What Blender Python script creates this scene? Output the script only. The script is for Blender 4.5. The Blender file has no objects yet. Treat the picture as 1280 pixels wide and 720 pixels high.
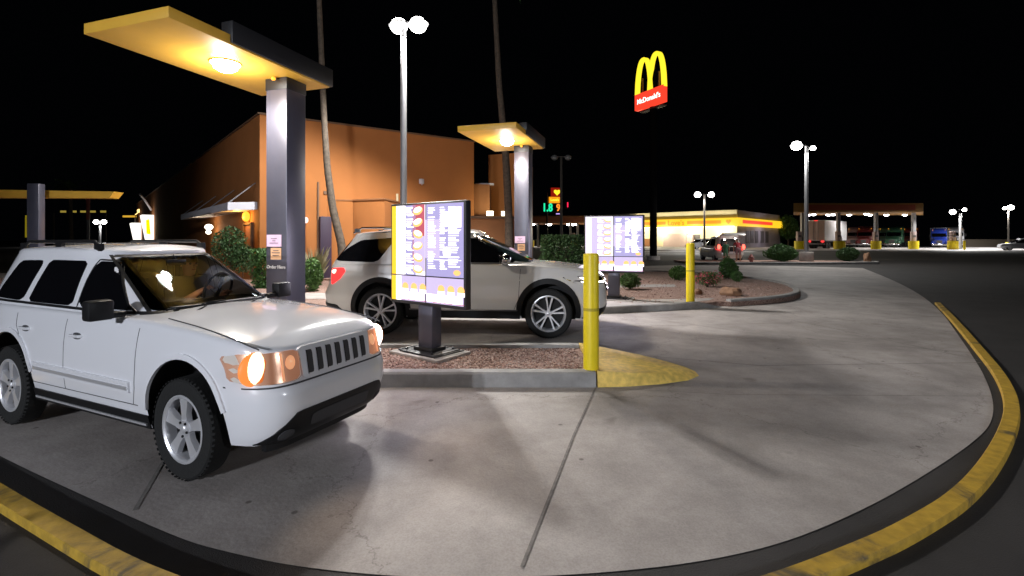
import bpy, bmesh, math, random
from mathutils import Vector, Matrix
random.seed(7)
R = math.radians
C = bpy.context.scene.collection
SC = bpy.context.scene

# ------------------------------------------------------------------ camera
EYE = 1.65
cam_d = bpy.data.cameras.new('camera')
cam_d.sensor_width = 36
cam_d.lens = 36 * 600 / 1280
cam_d.shift_y = -62 / 1280
cam_d.clip_end = 2000
cam = bpy.data.objects.new('camera', cam_d)
cam.location = (0, 0, EYE)
cam.rotation_euler = (R(90), 0, 0)
C.objects.link(cam)
SC.camera = cam

# ------------------------------------------------------------------ night sky, exposure
w = bpy.data.worlds.new('World')
SC.world = w
w.use_nodes = True
bg = w.node_tree.nodes['Background']
bg.inputs[0].default_value = (0.35, 0.42, 0.6, 1)
bg.inputs[1].default_value = 0.0012
SC.view_settings.view_transform = 'Standard'
SC.view_settings.look = 'None'
SC.view_settings.exposure = 0.0
SC.view_settings.gamma = 1
SC.cycles.use_denoising = True
SC.cycles.max_bounces = 6
SC.cycles.sample_clamp_indirect = 4

# ------------------------------------------------------------------ materials
def mat(name, col, rough=0.6, metal=0.0, coat=0.0, emit=None, es=0.0, spec=None, noise=0.0, nscale=5.0, bump=0.0, bscale=60.0):
    m = bpy.data.materials.new(name)
    m.use_nodes = True
    nt = m.node_tree
    b = nt.nodes['Principled BSDF']
    b.inputs['Base Color'].default_value = (*col, 1)
    b.inputs['Roughness'].default_value = rough
    b.inputs['Metallic'].default_value = metal
    b.inputs['Coat Weight'].default_value = coat
    b.inputs['Coat Roughness'].default_value = 0.06
    if spec is not None:
        b.inputs['Specular IOR Level'].default_value = spec
    if emit:
        b.inputs['Emission Color'].default_value = (*emit, 1)
        b.inputs['Emission Strength'].default_value = es
    if noise or bump:
        tc = nt.nodes.new('ShaderNodeTexCoord')
    if noise:
        n = nt.nodes.new('ShaderNodeTexNoise')
        n.inputs['Scale'].default_value = nscale
        n.inputs['Detail'].default_value = 8
        n.inputs['Roughness'].default_value = 0.6
        nt.links.new(tc.outputs['Object'], n.inputs['Vector'])
        r = nt.nodes.new('ShaderNodeMapRange')
        r.inputs[1].default_value = 0.3
        r.inputs[2].default_value = 0.7
        r.inputs[3].default_value = 1 - noise
        r.inputs[4].default_value = 1 + noise
        nt.links.new(n.outputs[0], r.inputs[0])
        v = nt.nodes.new('ShaderNodeVectorMath')
        v.operation = 'SCALE'
        v.inputs[0].default_value = col
        nt.links.new(r.outputs[0], v.inputs['Scale'])
        nt.links.new(v.outputs[0], b.inputs['Base Color'])
    if bump:
        n2 = nt.nodes.new('ShaderNodeTexNoise')
        n2.inputs['Scale'].default_value = bscale
        n2.inputs['Detail'].default_value = 5
        nt.links.new(tc.outputs['Object'], n2.inputs['Vector'])
        bp = nt.nodes.new('ShaderNodeBump')
        bp.inputs['Strength'].default_value = bump
        bp.inputs['Distance'].default_value = 0.01
        nt.links.new(n2.outputs[0], bp.inputs['Height'])
        nt.links.new(bp.outputs[0], b.inputs['Normal'])
    return m

def emi(name, col, s):
    return mat(name, tuple(min(1, c * 0.08) for c in col), 0.5, emit=col, es=s)

def concrete_mat(name, base, stain, joint=0.0):
    m = mat(name, base, 0.55, bump=0.25, bscale=35)
    nt = m.node_tree
    b = nt.nodes['Principled BSDF']
    tc = nt.nodes.new('ShaderNodeTexCoord')
    def noise(s, d, rgh, dist=0.0):
        n = nt.nodes.new('ShaderNodeTexNoise')
        n.inputs['Scale'].default_value = s
        n.inputs['Detail'].default_value = d
        n.inputs['Roughness'].default_value = rgh
        n.inputs['Distortion'].default_value = dist
        nt.links.new(tc.outputs['Object'], n.inputs['Vector'])
        return n
    def ramp(src, a, c0, bb, c1):
        r = nt.nodes.new('ShaderNodeValToRGB')
        r.color_ramp.elements[0].position = a
        r.color_ramp.elements[0].color = (*c0, 1)
        r.color_ramp.elements[1].position = bb
        r.color_ramp.elements[1].color = (*c1, 1)
        nt.links.new(src, r.inputs[0])
        return r
    def mul(a, c, f=1.0):
        x = nt.nodes.new('ShaderNodeMix')
        x.data_type = 'RGBA'
        x.blend_type = 'MULTIPLY'
        x.inputs[0].default_value = f
        nt.links.new(a, x.inputs[6])
        nt.links.new(c, x.inputs[7])
        return x.outputs[2]
    n1 = ramp(noise(0.45, 6, 0.55, 0.6).outputs[0], 0.36, stain, 0.62, base)
    n2 = ramp(noise(2.2, 8, 0.7).outputs[0], 0.3, (0.72, 0.71, 0.70), 0.6, (1, 1, 1))
    n3 = ramp(noise(90, 4, 0.6).outputs[0], 0.35, (0.82, 0.82, 0.82), 0.6, (1.0, 1.0, 1.0))
    n4 = ramp(noise(1.5, 3, 0.5).outputs[0], 0.23, (0.45, 0.42, 0.40), 0.33, (1, 1, 1))   # oil drips
    vo = nt.nodes.new('ShaderNodeTexVoronoi')
    vo.inputs['Scale'].default_value = 2.6
    nt.links.new(tc.outputs['Object'], vo.inputs['Vector'])
    n5 = ramp(vo.outputs['Distance'], 0.035, (0.45, 0.43, 0.42), 0.06, (1, 1, 1))           # gum and drips
    vc = nt.nodes.new('ShaderNodeTexVoronoi')
    vc.feature = 'DISTANCE_TO_EDGE'
    vc.inputs['Scale'].default_value = 0.33
    wn = nt.nodes.new('ShaderNodeVectorMath'); wn.operation = 'ADD'
    wz = nt.nodes.new('ShaderNodeVectorMath'); wz.operation = 'SCALE'; wz.inputs['Scale'].default_value = .9
    nt.links.new(noise(1.4, 6, 0.7).outputs['Color'], wz.inputs[0])
    nt.links.new(tc.outputs['Object'], wn.inputs[0]); nt.links.new(wz.outputs[0], wn.inputs[1])
    nt.links.new(wn.outputs[0], vc.inputs['Vector'])
    n6 = ramp(vc.outputs['Distance'], 0.0008, (0.5, 0.48, 0.46), 0.0022, (1, 1, 1))         # hairline cracks
    out = mul(n1.outputs[0], n2.outputs[0])
    out = mul(out, n3.outputs[0])
    out = mul(out, n4.outputs[0])
    out = mul(out, n5.outputs[0])
    out = mul(out, n6.outputs[0], .7)
    nt.links.new(out, b.inputs['Base Color'])
    rr = nt.nodes.new('ShaderNodeMapRange')
    rr.inputs[3].default_value = 0.6
    rr.inputs[4].default_value = 0.85
    nt.links.new(noise(0.8, 4, 0.6).outputs[0], rr.inputs[0])
    nt.links.new(rr.outputs[0], b.inputs['Roughness'])
    return m

def gravel_mat(name, c0, c1, scale):
    m = mat(name, c0, 0.9)
    nt = m.node_tree
    b = nt.nodes['Principled BSDF']
    tc = nt.nodes.new('ShaderNodeTexCoord')
    v = nt.nodes.new('ShaderNodeTexVoronoi')
    v.inputs['Scale'].default_value = scale
    nt.links.new(tc.outputs['Object'], v.inputs['Vector'])
    sep = nt.nodes.new('ShaderNodeSeparateColor')
    nt.links.new(v.outputs['Color'], sep.inputs[0])
    r = nt.nodes.new('ShaderNodeValToRGB')
    r.color_ramp.elements[0].color = (*c0, 1)
    r.color_ramp.elements[1].color = (*c1, 1)
    nt.links.new(sep.outputs[0], r.inputs[0])
    nt.links.new(r.outputs[0], b.inputs['Base Color'])
    bp = nt.nodes.new('ShaderNodeBump')
    bp.inputs['Strength'].default_value = 1
    bp.inputs['Distance'].default_value = 0.03
    bp.invert = True
    nt.links.new(v.outputs['Distance'], bp.inputs['Height'])
    nt.links.new(bp.outputs[0], b.inputs['Normal'])
    return m

def worn_paint_mat(name, paint, under, amount):
    m = mat(name, paint, 0.6, bump=0.4, bscale=50)
    nt = m.node_tree
    b = nt.nodes['Principled BSDF']
    tc = nt.nodes.new('ShaderNodeTexCoord')
    n = nt.nodes.new('ShaderNodeTexNoise')
    n.inputs['Scale'].default_value = 1.6
    n.inputs['Detail'].default_value = 10
    n.inputs['Roughness'].default_value = 0.65
    n.inputs['Distortion'].default_value = 0.8
    nt.links.new(tc.outputs['Object'], n.inputs['Vector'])
    r = nt.nodes.new('ShaderNodeValToRGB')
    r.color_ramp.elements[0].position = amount
    r.color_ramp.elements[0].color = (*under, 1)
    r.color_ramp.elements[1].position = amount + 0.09
    r.color_ramp.elements[1].color = (*paint, 1)
    nt.links.new(n.outputs[0], r.inputs[0])
    n2 = nt.nodes.new('ShaderNodeTexNoise')
    n2.inputs['Scale'].default_value = 14
    n2.inputs['Detail'].default_value = 6
    nt.links.new(tc.outputs['Object'], n2.inputs['Vector'])
    r2 = nt.nodes.new('ShaderNodeMapRange')
    r2.inputs[1].default_value = 0.3
    r2.inputs[2].default_value = 0.7
    r2.inputs[3].default_value = 0.7
    r2.inputs[4].default_value = 1.1
    nt.links.new(n2.outputs[0], r2.inputs[0])
    x = nt.nodes.new('ShaderNodeVectorMath')
    x.operation = 'SCALE'
    nt.links.new(r.outputs[0], x.inputs[0])
    nt.links.new(r2.outputs[0], x.inputs['Scale'])
    nt.links.new(x.outputs[0], b.inputs['Base Color'])
    return m

def glass_mat(name, tint, refl=0.12, rough=0.02):
    m = bpy.data.materials.new(name)
    m.use_nodes = True
    nt = m.node_tree
    nt.nodes.clear()
    o = nt.nodes.new('ShaderNodeOutputMaterial')
    t = nt.nodes.new('ShaderNodeBsdfTransparent')
    t.inputs[0].default_value = (*tint, 1)
    g = nt.nodes.new('ShaderNodeBsdfGlossy')
    g.inputs['Roughness'].default_value = rough
    g.inputs['Color'].default_value = (.50, .58, .66, 1)
    f = nt.nodes.new('ShaderNodeFresnel')
    f.inputs[0].default_value = 1.38
    mx = nt.nodes.new('ShaderNodeMixShader')
    nt.links.new(f.outputs[0], mx.inputs[0])
    nt.links.new(t.outputs[0], mx.inputs[1])
    nt.links.new(g.outputs[0], mx.inputs[2])
    nt.links.new(mx.outputs[0], o.inputs[0])
    return m

M = dict(
    asphalt=mat('asphalt', (0.026, 0.023, 0.022), 0.8, noise=0.35, nscale=1.2, bump=0.6, bscale=120),
    concrete=concrete_mat('lane_concrete', (0.50, 0.455, 0.43), (0.33, 0.298, 0.28)),
    kerb=mat('kerb_concrete', (0.30, 0.29, 0.28), 0.8, noise=0.25, nscale=4, bump=0.4),
    walk=mat('walk_concrete', (0.36, 0.33, 0.31), 0.8, noise=0.2, nscale=3, bump=0.3),
    pad=mat('pad_concrete', (0.42, 0.40, 0.40), 0.7, noise=0.15, nscale=0.3),
    joint=mat('joint_filler', (0.19, 0.175, 0.165), 0.9, noise=0.3, nscale=20),
    gravel=gravel_mat('gravel_bed', (0.22, 0.12, 0.09), (0.52, 0.36, 0.30), 45),
    pebble=mat('pebbles', (0.40, 0.25, 0.20), 0.85, noise=0.5, nscale=12),
    yellow_kerb=worn_paint_mat('worn_yellow_paint', (0.52, 0.32, 0.035), (0.12, 0.088, 0.04), 0.37),
    nose=worn_paint_mat('nose_paint', (0.95, 0.66, 0.16), (0.80, 0.54, 0.13), 0.33),
    yellow=mat('yellow_paint', (0.86, 0.66, 0.015), 0.4, noise=0.06, nscale=6),
    canopy_y=mat('canopy_yellow', (0.80, 0.45, 0.055), 0.45, noise=0.05, nscale=3),
    steel=mat('dark_grey_steel', (0.085, 0.085, 0.115), 0.38, metal=0.2, noise=0.08, nscale=4),
    black=mat('black_metal', (0.018, 0.018, 0.02), 0.45),
    pole=mat('galvanised_pole', (0.26, 0.26, 0.27), 0.45, metal=0.3, noise=0.1, nscale=3),
    darkpole=mat('dark_pole', (0.07, 0.06, 0.05), 0.6),
    stucco=mat('orange_stucco', (0.42, 0.155, 0.04), 0.85, noise=0.07, nscale=0.8, bump=0.5, bscale=90),
    stucco_d=mat('tan_stucco', (0.30, 0.13, 0.05), 0.85, noise=0.07, nscale=1.2, bump=0.5, bscale=90),
    trim=mat('parapet_trim', (0.16, 0.09, 0.05), 0.7),
    awning=mat('awning_metal', (0.6, 0.6, 0.66), 0.45),
    bark=mat('palm_bark', (0.10, 0.078, 0.058), 0.9, noise=0.4, nscale=9, bump=1.0, bscale=14),
    leaf=mat('leaf', (0.045, 0.115, 0.022), 0.6, noise=0.5, nscale=5),
    leaf2=mat('leaf_bright', (0.06, 0.13, 0.025), 0.6, noise=0.5, nscale=6),
    leafd=mat('leaf_dark', (0.03, 0.075, 0.018), 0.6, noise=0.5, nscale=6),
    grassy=mat('pale_grass', (0.30, 0.27, 0.16), 0.8, noise=0.3, nscale=9),
    petal=mat('pink_petals', (0.50, 0.08, 0.12), 0.6, noise=0.4, nscale=9),
    rock=mat('rock', (0.30, 0.17, 0.10), 0.9, noise=0.4, nscale=3, bump=1, bscale=8),
    white=mat('white_paint', (0.84, 0.84, 0.88), 0.22, coat=1.0),
    silver=mat('champagne_paint', (0.70, 0.68, 0.66), 0.24, metal=0.2, coat=0.8),
    chrome=mat('chrome', (0.75, 0.75, 0.78), 0.12, metal=1),
    alloy=mat('alloy', (0.75, 0.75, 0.78), 0.34, metal=0.6),
    dalloy=mat('dark_alloy', (0.06, 0.06, 0.065), 0.35, metal=0.8),
    tyre=mat('tyre_rubber', (0.008, 0.008, 0.008), 0.85, bump=0.4, bscale=40),
    plastic=mat('black_plastic', (0.007, 0.007, 0.008), 0.5, spec=.3),
    seam=mat('panel_gap', (0.05, 0.05, 0.055), 0.8),
    glassdark=mat('privacy_glass', (0.004, 0.004, 0.005), 0.04, spec=0.5),
    glass=glass_mat('clear_glass', (0.58, 0.68, 0.70)),
    lens=glass_mat('lamp_glass', (0.96, 0.90, 0.82)),
    cloth=mat('seat_cloth', (0.05, 0.055, 0.065), 0.9),
    skin=mat('skin', (0.55, 0.30, 0.20), 0.55),
    hair=mat('hair', (0.03, 0.018, 0.012), 0.7),
    shirt_grey=mat('grey_shirt', (0.12, 0.13, 0.16), 0.9),
    shirt_red=mat('red_shirt', (0.32, 0.02, 0.03), 0.9),
    shirt_green=mat('green_shirt', (0.10, 0.26, 0.14), 0.9),
    trousers=mat('pink_shorts', (0.42, 0.22, 0.24), 0.9),
    jeans=mat('dark_jeans', (0.05, 0.06, 0.09), 0.9),
    cream=mat('cream_wall', (0.72, 0.64, 0.42), 0.8, noise=0.06, nscale=0.6),
    greywall=mat('grey_wall', (0.30, 0.27, 0.30), 0.8, noise=0.1, nscale=0.5),
    mullion=mat('mullion', (0.10, 0.09, 0.09), 0.6),
    beige=mat('beige_panel', (0.46, 0.34, 0.31), 0.7, noise=0.05, nscale=1),
    trailer=mat('trailer_white', (0.62, 0.62, 0.66), 0.4, noise=0.05, nscale=1),
    truckblue=mat('truck_blue', (0.02, 0.05, 0.38), 0.35, coat=0.6),
    truckgreen=mat('truck_green', (0.05, 0.16, 0.09), 0.4, coat=0.5),
    truckred=mat('truck_maroon', (0.18, 0.03, 0.03), 0.4, coat=0.5),
    truckgrey=mat('truck_grey', (0.30, 0.30, 0.32), 0.4, coat=0.5),
    trucklight=mat('truck_pale', (0.42, 0.26, 0.24), 0.4, coat=0.5),
    paper_p=mat('pink_paper', (0.85, 0.60, 0.80), 0.8),
    paper_o=mat('orange_paper', (0.85, 0.50, 0.28), 0.8),
    ink=mat('ink', (0.10, 0.08, 0.10), 0.8),
    redpaint=mat('red_paint', (0.40, 0.12, 0.10), 0.5),
    brownfascia=mat('brown_fascia', (0.42, 0.20, 0.05), 0.6),
    redfascia=mat('red_fascia', (0.42, 0.07, 0.02), 0.6),
    white_sign=mat('white_letter', (0.75, 0.75, 0.78), 0.6),
    e_lamp=emi('lamp_glow', (1.0, 0.97, 0.92), 22),
    e_can=emi('canopy_lamp_glow', (1.0, 0.94, 0.86), 40),
    e_head=emi('headlight_glow', (1.0, 0.74, 0.46), 3.0),
    e_headw=emi('white_headlight_glow', (1.0, 0.88, 0.76), 14),
    e_amber=emi('amber_glow', (1.0, 0.22, 0.03), 0.7),
    slot=mat('grille_shadow', (.045, .045, .05), .6),
    reflector_glow=mat('lamp_reflector_glow', (.85, .66, .58), .25, metal=.7, emit=(1, .42, .24), es=.22),  # emission in the housing stands in for bulb light on it
    e_halo=emi('lamp_halo_glow', (1.0, 0.30, 0.06), 1.0),
    turn=mat('turn_lens_glow', (.8, .45, .3), .25, emit=(1, .50, .28), es=.6),  # emission imitates headlamp light caught in the lens and divider
    e_led=emi('led_glow', (1.0, 0.96, 0.92), 8),
    e_tail=emi('tail_glow', (1.0, 0.03, 0.03), 2.2),
    e_taildim=emi('tail_glow_dim', (1.0, 0.06, 0.05), 1.2),
    e_yellow=emi('sign_yellow_glow', (1.0, 0.78, 0.03), 1.3),
    e_red=emi('sign_red_glow', (1.0, 0.055, 0.025), 1.15),
    e_white=emi('sign_white_glow', (1.0, 0.93, 0.88), 1.6),
    e_green=emi('sign_green_glow', (0.02, 1.0, 0.45), 1.0),
    e_orange=emi('orange_glow', (1.0, 0.40, 0.03), 2.0),
    e_orange2=emi('fascia_orange_glow', (1.0, 0.30, 0.01), 1.0),
    e_fascia=emi('fascia_yellow_glow', (1.0, 0.60, 0.02), 1.1),
    e_soffit=emi('soffit_light', (1.0, 0.92, 0.62), 5),
    s_bg=emi('screen_lavender', (0.40, 0.36, 0.66), 1.15),
    s_bgl=emi('screen_pale', (0.93, 0.84, 1.0), 1.6),
    s_white=emi('screen_white', (1.0, 0.96, 1.0), 2.2),
    s_yellow=emi('screen_yellow', (1.0, 0.62, 0.03), 1.25),
    s_bun=emi('screen_orange', (1.0, 0.50, 0.16), 1.5),
    s_red=emi('screen_red', (0.65, 0.12, 0.18), 0.9),
    s_mid=emi('screen_mauve', (0.60, 0.50, 0.76), 1.2),
    winlit=emi('lit_window', (1.0, 0.95, 0.86), 1.6),
)

# ------------------------------------------------------------------ helpers
def props(o, label=None, cat=None, group=None, kind=None):
    if label: o['label'] = label
    if cat: o['category'] = cat
    if group: o['group'] = group
    if kind: o['kind'] = kind
    return o

def thing(name, label, cat, loc=(0, 0, 0), rz=0.0, group=None, scale=None):
    o = bpy.data.objects.new(name, None)
    o.empty_display_size = 0.2
    C.objects.link(o)
    o.location = loc
    o.rotation_euler = (0, 0, rz)
    if scale: o.scale = scale
    return props(o, label, cat, group)

def node(name, parent, loc=(0, 0, 0), rot=(0, 0, 0)):
    o = bpy.data.objects.new(name, None)
    o.empty_display_size = 0.1
    C.objects.link(o)
    o.parent = parent
    o.location = loc
    o.rotation_euler = rot
    return o

class MB:
    """collects shapes for ONE mesh object"""
    def __init__(s):
        s.v = []; s.f = []; s.mi = []
    def add(s, vs, fs, m=0, T=None):
        n = len(s.v)
        for p in vs:
            p = Vector(p)
            s.v.append(T @ p if T else p)
        for f in fs:
            s.f.append([i + n for i in f]); s.mi.append(m)
        return s
    def box(s, c, d, m=0, rz=0.0, T=None):
        hx, hy, hz = d[0] / 2, d[1] / 2, d[2] / 2
        A = Matrix.Translation(c) @ Matrix.Rotation(rz, 4, 'Z')
        if T: A = T @ A
        vs = [(x, y, z) for z in (-hz, hz) for y in (-hy, hy) for x in (-hx, hx)]
        return s.add(vs, [(0, 2, 3, 1), (4, 5, 7, 6), (0, 1, 5, 4), (2, 6, 7, 3), (0, 4, 6, 2), (1, 3, 7, 5)], m, A)
    def prism(s, poly, z0, z1, m=0, T=None):
        n = len(poly)
        vs = [(x, y, z0) for x, y in poly] + [(x, y, z1) for x, y in poly]
        fs = [tuple(range(n))[::-1], tuple(range(n, 2 * n))] + [(i, (i + 1) % n, n + (i + 1) % n, n + i) for i in range(n)]
        return s.add(vs, fs, m, T)
    def lathe(s, prof, seg=24, m=0, T=None, close=False):
        """prof: (r, h) along +Z"""
        vs = []; fs = []
        k = len(prof)
        for i in range(seg):
            a = 2 * math.pi * i / seg
            for r, h in prof:
                vs.append((r * math.cos(a), r * math.sin(a), h))
        for i in range(seg):
            j = (i + 1) % seg
            for t in range(k - 1 if not close else k):
                t2 = (t + 1) % k
                fs.append((i * k + t, j * k + t, j * k + t2, i * k + t2))
        return s.add(vs, fs, m, T)
    def cyl(s, c, r, h, seg=20, m=0, r2=None, T=None):
        r2 = r if r2 is None else r2
        A = Matrix.Translation(c)
        if T: A = T @ A
        vs = [(r * math.cos(2 * math.pi * i / seg), r * math.sin(2 * math.pi * i / seg), 0) for i in range(seg)]
        vs += [(r2 * math.cos(2 * math.pi * i / seg), r2 * math.sin(2 * math.pi * i / seg), h) for i in range(seg)]
        fs = [tuple(range(seg))[::-1], tuple(range(seg, 2 * seg))] + [(i, (i + 1) % seg, seg + (i + 1) % seg, seg + i) for i in range(seg)]
        return s.add(vs, fs, m, A)
    def tube(s, pts, rad, seg=10, m=0, T=None):
        pts = [Vector(p) for p in pts]
        n = len(pts)
        if not isinstance(rad, (list, tuple)): rad = [rad] * n
        vs = []; fs = []
        up = Vector((0, 0, 1))
        for i, p in enumerate(pts):
            d = (pts[min(i + 1, n - 1)] - pts[max(i - 1, 0)]).normalized()
            a = d.cross(up)
            if a.length < 1e-3: a = Vector((1, 0, 0))
            a.normalize(); b = d.cross(a).normalized()
            for k in range(seg):
                t = 2 * math.pi * k / seg
                vs.append(p + (a * math.cos(t) + b * math.sin(t)) * rad[i])
        for i in range(n - 1):
            for k in range(seg):
                k2 = (k + 1) % seg
                fs.append((i * seg + k, i * seg + k2, (i + 1) * seg + k2, (i + 1) * seg + k))
        fs.append(tuple(range(seg))[::-1]); fs.append(tuple((n - 1) * seg + k for k in range(seg)))
        return s.add(vs, fs, m, T)
    def ball(s, c, r, seg=16, rings=10, m=0, zmin=-1.0, T=None):
        """ellipsoid, r is a number or a triple; zmin > -1 cuts it"""
        if not isinstance(r, (list, tuple)): r = (r, r, r)
        vs = []; fs = []
        a0 = math.asin(max(-1, zmin))
        for i in range(rings + 1):
            a = a0 + (math.pi / 2 - a0) * i / rings
            for k in range(seg):
                t = 2 * math.pi * k / seg
                vs.append((c[0] + r[0] * math.cos(a) * math.cos(t), c[1] + r[1] * math.cos(a) * math.sin(t), c[2] + r[2] * math.sin(a)))
        for i in range(rings):
            for k in range(seg):
                k2 = (k + 1) % seg
                fs.append((i * seg + k, i * seg + k2, (i + 1) * seg + k2, (i + 1) * seg + k))
        return s.add(vs, fs, m, T)
    def quad(s, a, b, c, d, m=0):
        return s.add([a, b, c, d], [(0, 1, 2, 3)], m)
    def build(s, name, mats, parent=None, smooth=False, bevel=0.0, loc=None, rot=None, angle=35, weld=True):
        me = bpy.data.meshes.new(name)
        me.from_pydata([tuple(p) for p in s.v], [], s.f)
        if not isinstance(mats, (list, tuple)): mats = [mats]
        for m in mats: me.materials.append(m)
        me.polygons.foreach_set('material_index', s.mi)
        bm = bmesh.new(); bm.from_mesh(me)
        if weld: bmesh.ops.remove_doubles(bm, verts=bm.verts, dist=1e-5)
        bmesh.ops.recalc_face_normals(bm, faces=bm.faces)
        if bevel:
            es = [e for e in bm.edges if len(e.link_faces) == 2 and e.calc_face_angle(0) > 0.6]
            bmesh.ops.bevel(bm, geom=es, offset=bevel, segments=2, profile=0.5, affect='EDGES', clamp_overlap=True)
        bm.to_mesh(me); bm.free()
        if smooth or bevel:
            me.polygons.foreach_set('use_smooth', [True] * len(me.polygons))
            me.set_sharp_from_angle(angle=R(angle))
        o = bpy.data.objects.new(name, me)
        C.objects.link(o)
        if parent: o.parent = parent
        if loc is not None: o.location = loc
        if rot is not None: o.rotation_euler = rot
        return o

def copy_tree(o, parent=None, **kw):
    c = o.copy(); C.objects.link(c); c.parent = parent
    for ch in list(o.children): copy_tree(ch, c)
    return c

_tc = {}
def text(name, s, size, m, parent, loc, rot=(R(90), 0, 0), ext=0.003, bold=0.0, sx=1.0, align='CENTER'):
    cu = bpy.data.curves.new(name, 'FONT')
    cu.body = s; cu.size = size; cu.extrude = ext; cu.offset = bold
    cu.align_x = align; cu.align_y = 'CENTER'
    cu.resolution_u = 3
    tmp = bpy.data.objects.new(name + '_c', cu)
    C.objects.link(tmp)
    dg = bpy.context.evaluated_depsgraph_get(); dg.update()
    me = bpy.data.meshes.new_from_object(tmp.evaluated_get(dg))
    bpy.data.objects.remove(tmp)
    me.materials.clear(); me.materials.append(m)
    o = bpy.data.objects.new(name, me)
    C.objects.link(o)
    o.parent = parent; o.location = loc; o.rotation_euler = rot; o.scale = (sx, 1, 1)
    return o

def light(name, kind, loc, power, col=(1, 1, 1), radius=0.15, parent=None, spot=150, blend=0.6, target=None):
    l = bpy.data.lights.new(name, kind)
    l.energy = power; l.color = col
    l.shadow_soft_size = radius
    if kind == 'SPOT':
        l.spot_size = R(spot); l.spot_blend = blend
    o = bpy.data.objects.new(name, l)
    C.objects.link(o)
    if parent: o.parent = parent
    o.location = loc
    if target is not None:
        o.rotation_euler = (Vector(target) - Vector(loc)).to_track_quat('-Z', 'Y').to_euler()
    return o

def px(u, Y):
    """x of a thing Y metres away whose middle the survey of the photograph puts in column u"""
    return (u - 640) / 600 * Y

def gp(u, v, z=0.0):
    Y = 600 * (EYE - z) / (v - 298)
    return ((u - 640) / 600 * Y, Y)

def smooth_path(pts, it=3):
    for _ in range(it):
        q = [pts[0]]
        for a, b in zip(pts[:-1], pts[1:]):
            q.append((a[0] * .75 + b[0] * .25, a[1] * .75 + b[1] * .25))
            q.append((a[0] * .25 + b[0] * .75, a[1] * .25 + b[1] * .75))
        q.append(pts[-1]); pts = q
    return pts

def chaikin_closed(pts, it=2, k=0.25):
    for _ in range(it):
        q = []
        n = len(pts)
        for i in range(n):
            a = pts[i]; b = pts[(i + 1) % n]
            q.append((a[0] * (1 - k) + b[0] * k, a[1] * (1 - k) + b[1] * k))
            q.append((a[0] * k + b[0] * (1 - k), a[1] * k + b[1] * (1 - k)))
        pts = q
    return pts

def sweep_profile(name, path, prof, m, parent=None, smooth=True, caps=True):
    """prof: closed (offset to the left, z) section swept along a 2-D path"""
    mb = MB(); n = len(path); k = len(prof); vs = []; fs = []
    for i, p in enumerate(path):
        a = Vector(path[max(i - 1, 0)]); b = Vector(path[min(i + 1, n - 1)])
        d = (b - a).normalized(); nr = Vector((-d.y, d.x))
        for off, z in prof:
            vs.append((p[0] + nr.x * off, p[1] + nr.y * off, z))
    for i in range(n - 1):
        for t in range(k):
            t2 = (t + 1) % k
            fs.append((i * k + t, i * k + t2, (i + 1) * k + t2, (i + 1) * k + t))
    if caps:
        fs.append(tuple(range(k))); fs.append(tuple((n - 1) * k + t for t in range(k))[::-1])
    mb.add(vs, fs)
    return mb.build(name, m, parent, smooth=smooth)

def sheet(name, poly, z, m, kind='structure'):
    me = bpy.data.meshes.new(name)
    bm = bmesh.new()
    vs = [bm.verts.new((x, y, z)) for x, y in poly]
    f = bm.faces.new(vs)
    if f.normal.z < 0: f.normal_flip()
    bmesh.ops.recalc_face_normals(bm, faces=bm.faces)
    f.normal_update()
    if f.normal.z < 0: f.normal_flip()
    bmesh.ops.triangulate(bm, faces=bm.faces)
    bm.to_mesh(me); bm.free()
    me.materials.append(m)
    o = bpy.data.objects.new(name, me)
    C.objects.link(o)
    if kind: o['kind'] = kind
    return o

def raised(name, poly, z0, z1, m, kind='structure'):
    mb = MB(); mb.prism(poly, z0, z1)
    o = mb.build(name, m)
    bm = bmesh.new(); bm.from_mesh(o.data)
    bmesh.ops.triangulate(bm, faces=[f for f in bm.faces if len(f.verts) > 4])
    bm.to_mesh(o.data); bm.free()
    if kind: o['kind'] = kind
    return o

def leafy(mb, c, r, n, size, m=0, box=False, shell=0.55, seedv=None, flat=1.0):
    rnd = random.Random(seedv if seedv is not None else int(c[0] * 100 + c[1] * 10))
    lumps = [(rnd.uniform(-1, 1), rnd.uniform(-1, 1), rnd.uniform(-1, 1), rnd.uniform(.75, 1.1)) for _ in range(9)]
    for _ in range(n):
        while True:
            p = Vector((rnd.uniform(-1, 1), rnd.uniform(-1, 1), rnd.uniform(-1, 1)))
            q = max(abs(p.x), abs(p.y), abs(p.z)) if box else p.length
            if q <= 1 and (q > shell or rnd.random() < .15): break
        k = 1.0
        for lx, ly, lz, s in lumps:
            if p.normalized().dot(Vector((lx, ly, lz)).normalized()) > .75: k = s
        pos = Vector((c[0] + p.x * r[0] * k, c[1] + p.y * r[1] * k, c[2] + p.z * r[2] * (k if not box else 1)))
        if pos.z < 0.01: pos.z = 0.01 + rnd.random() * .03
        s = size * rnd.uniform(.6, 1.4)
        a = Vector((rnd.gauss(0, 1), rnd.gauss(0, 1), rnd.gauss(0, 1))).normalized()
        b = a.cross(Vector((rnd.gauss(0, 1), rnd.gauss(0, 1), rnd.gauss(0, 1)))).normalized()
        mb.add([pos - a * s, pos + b * s * .45, pos + a * s, pos - b * s * .45], [(0, 1, 2, 3)], m)

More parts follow.
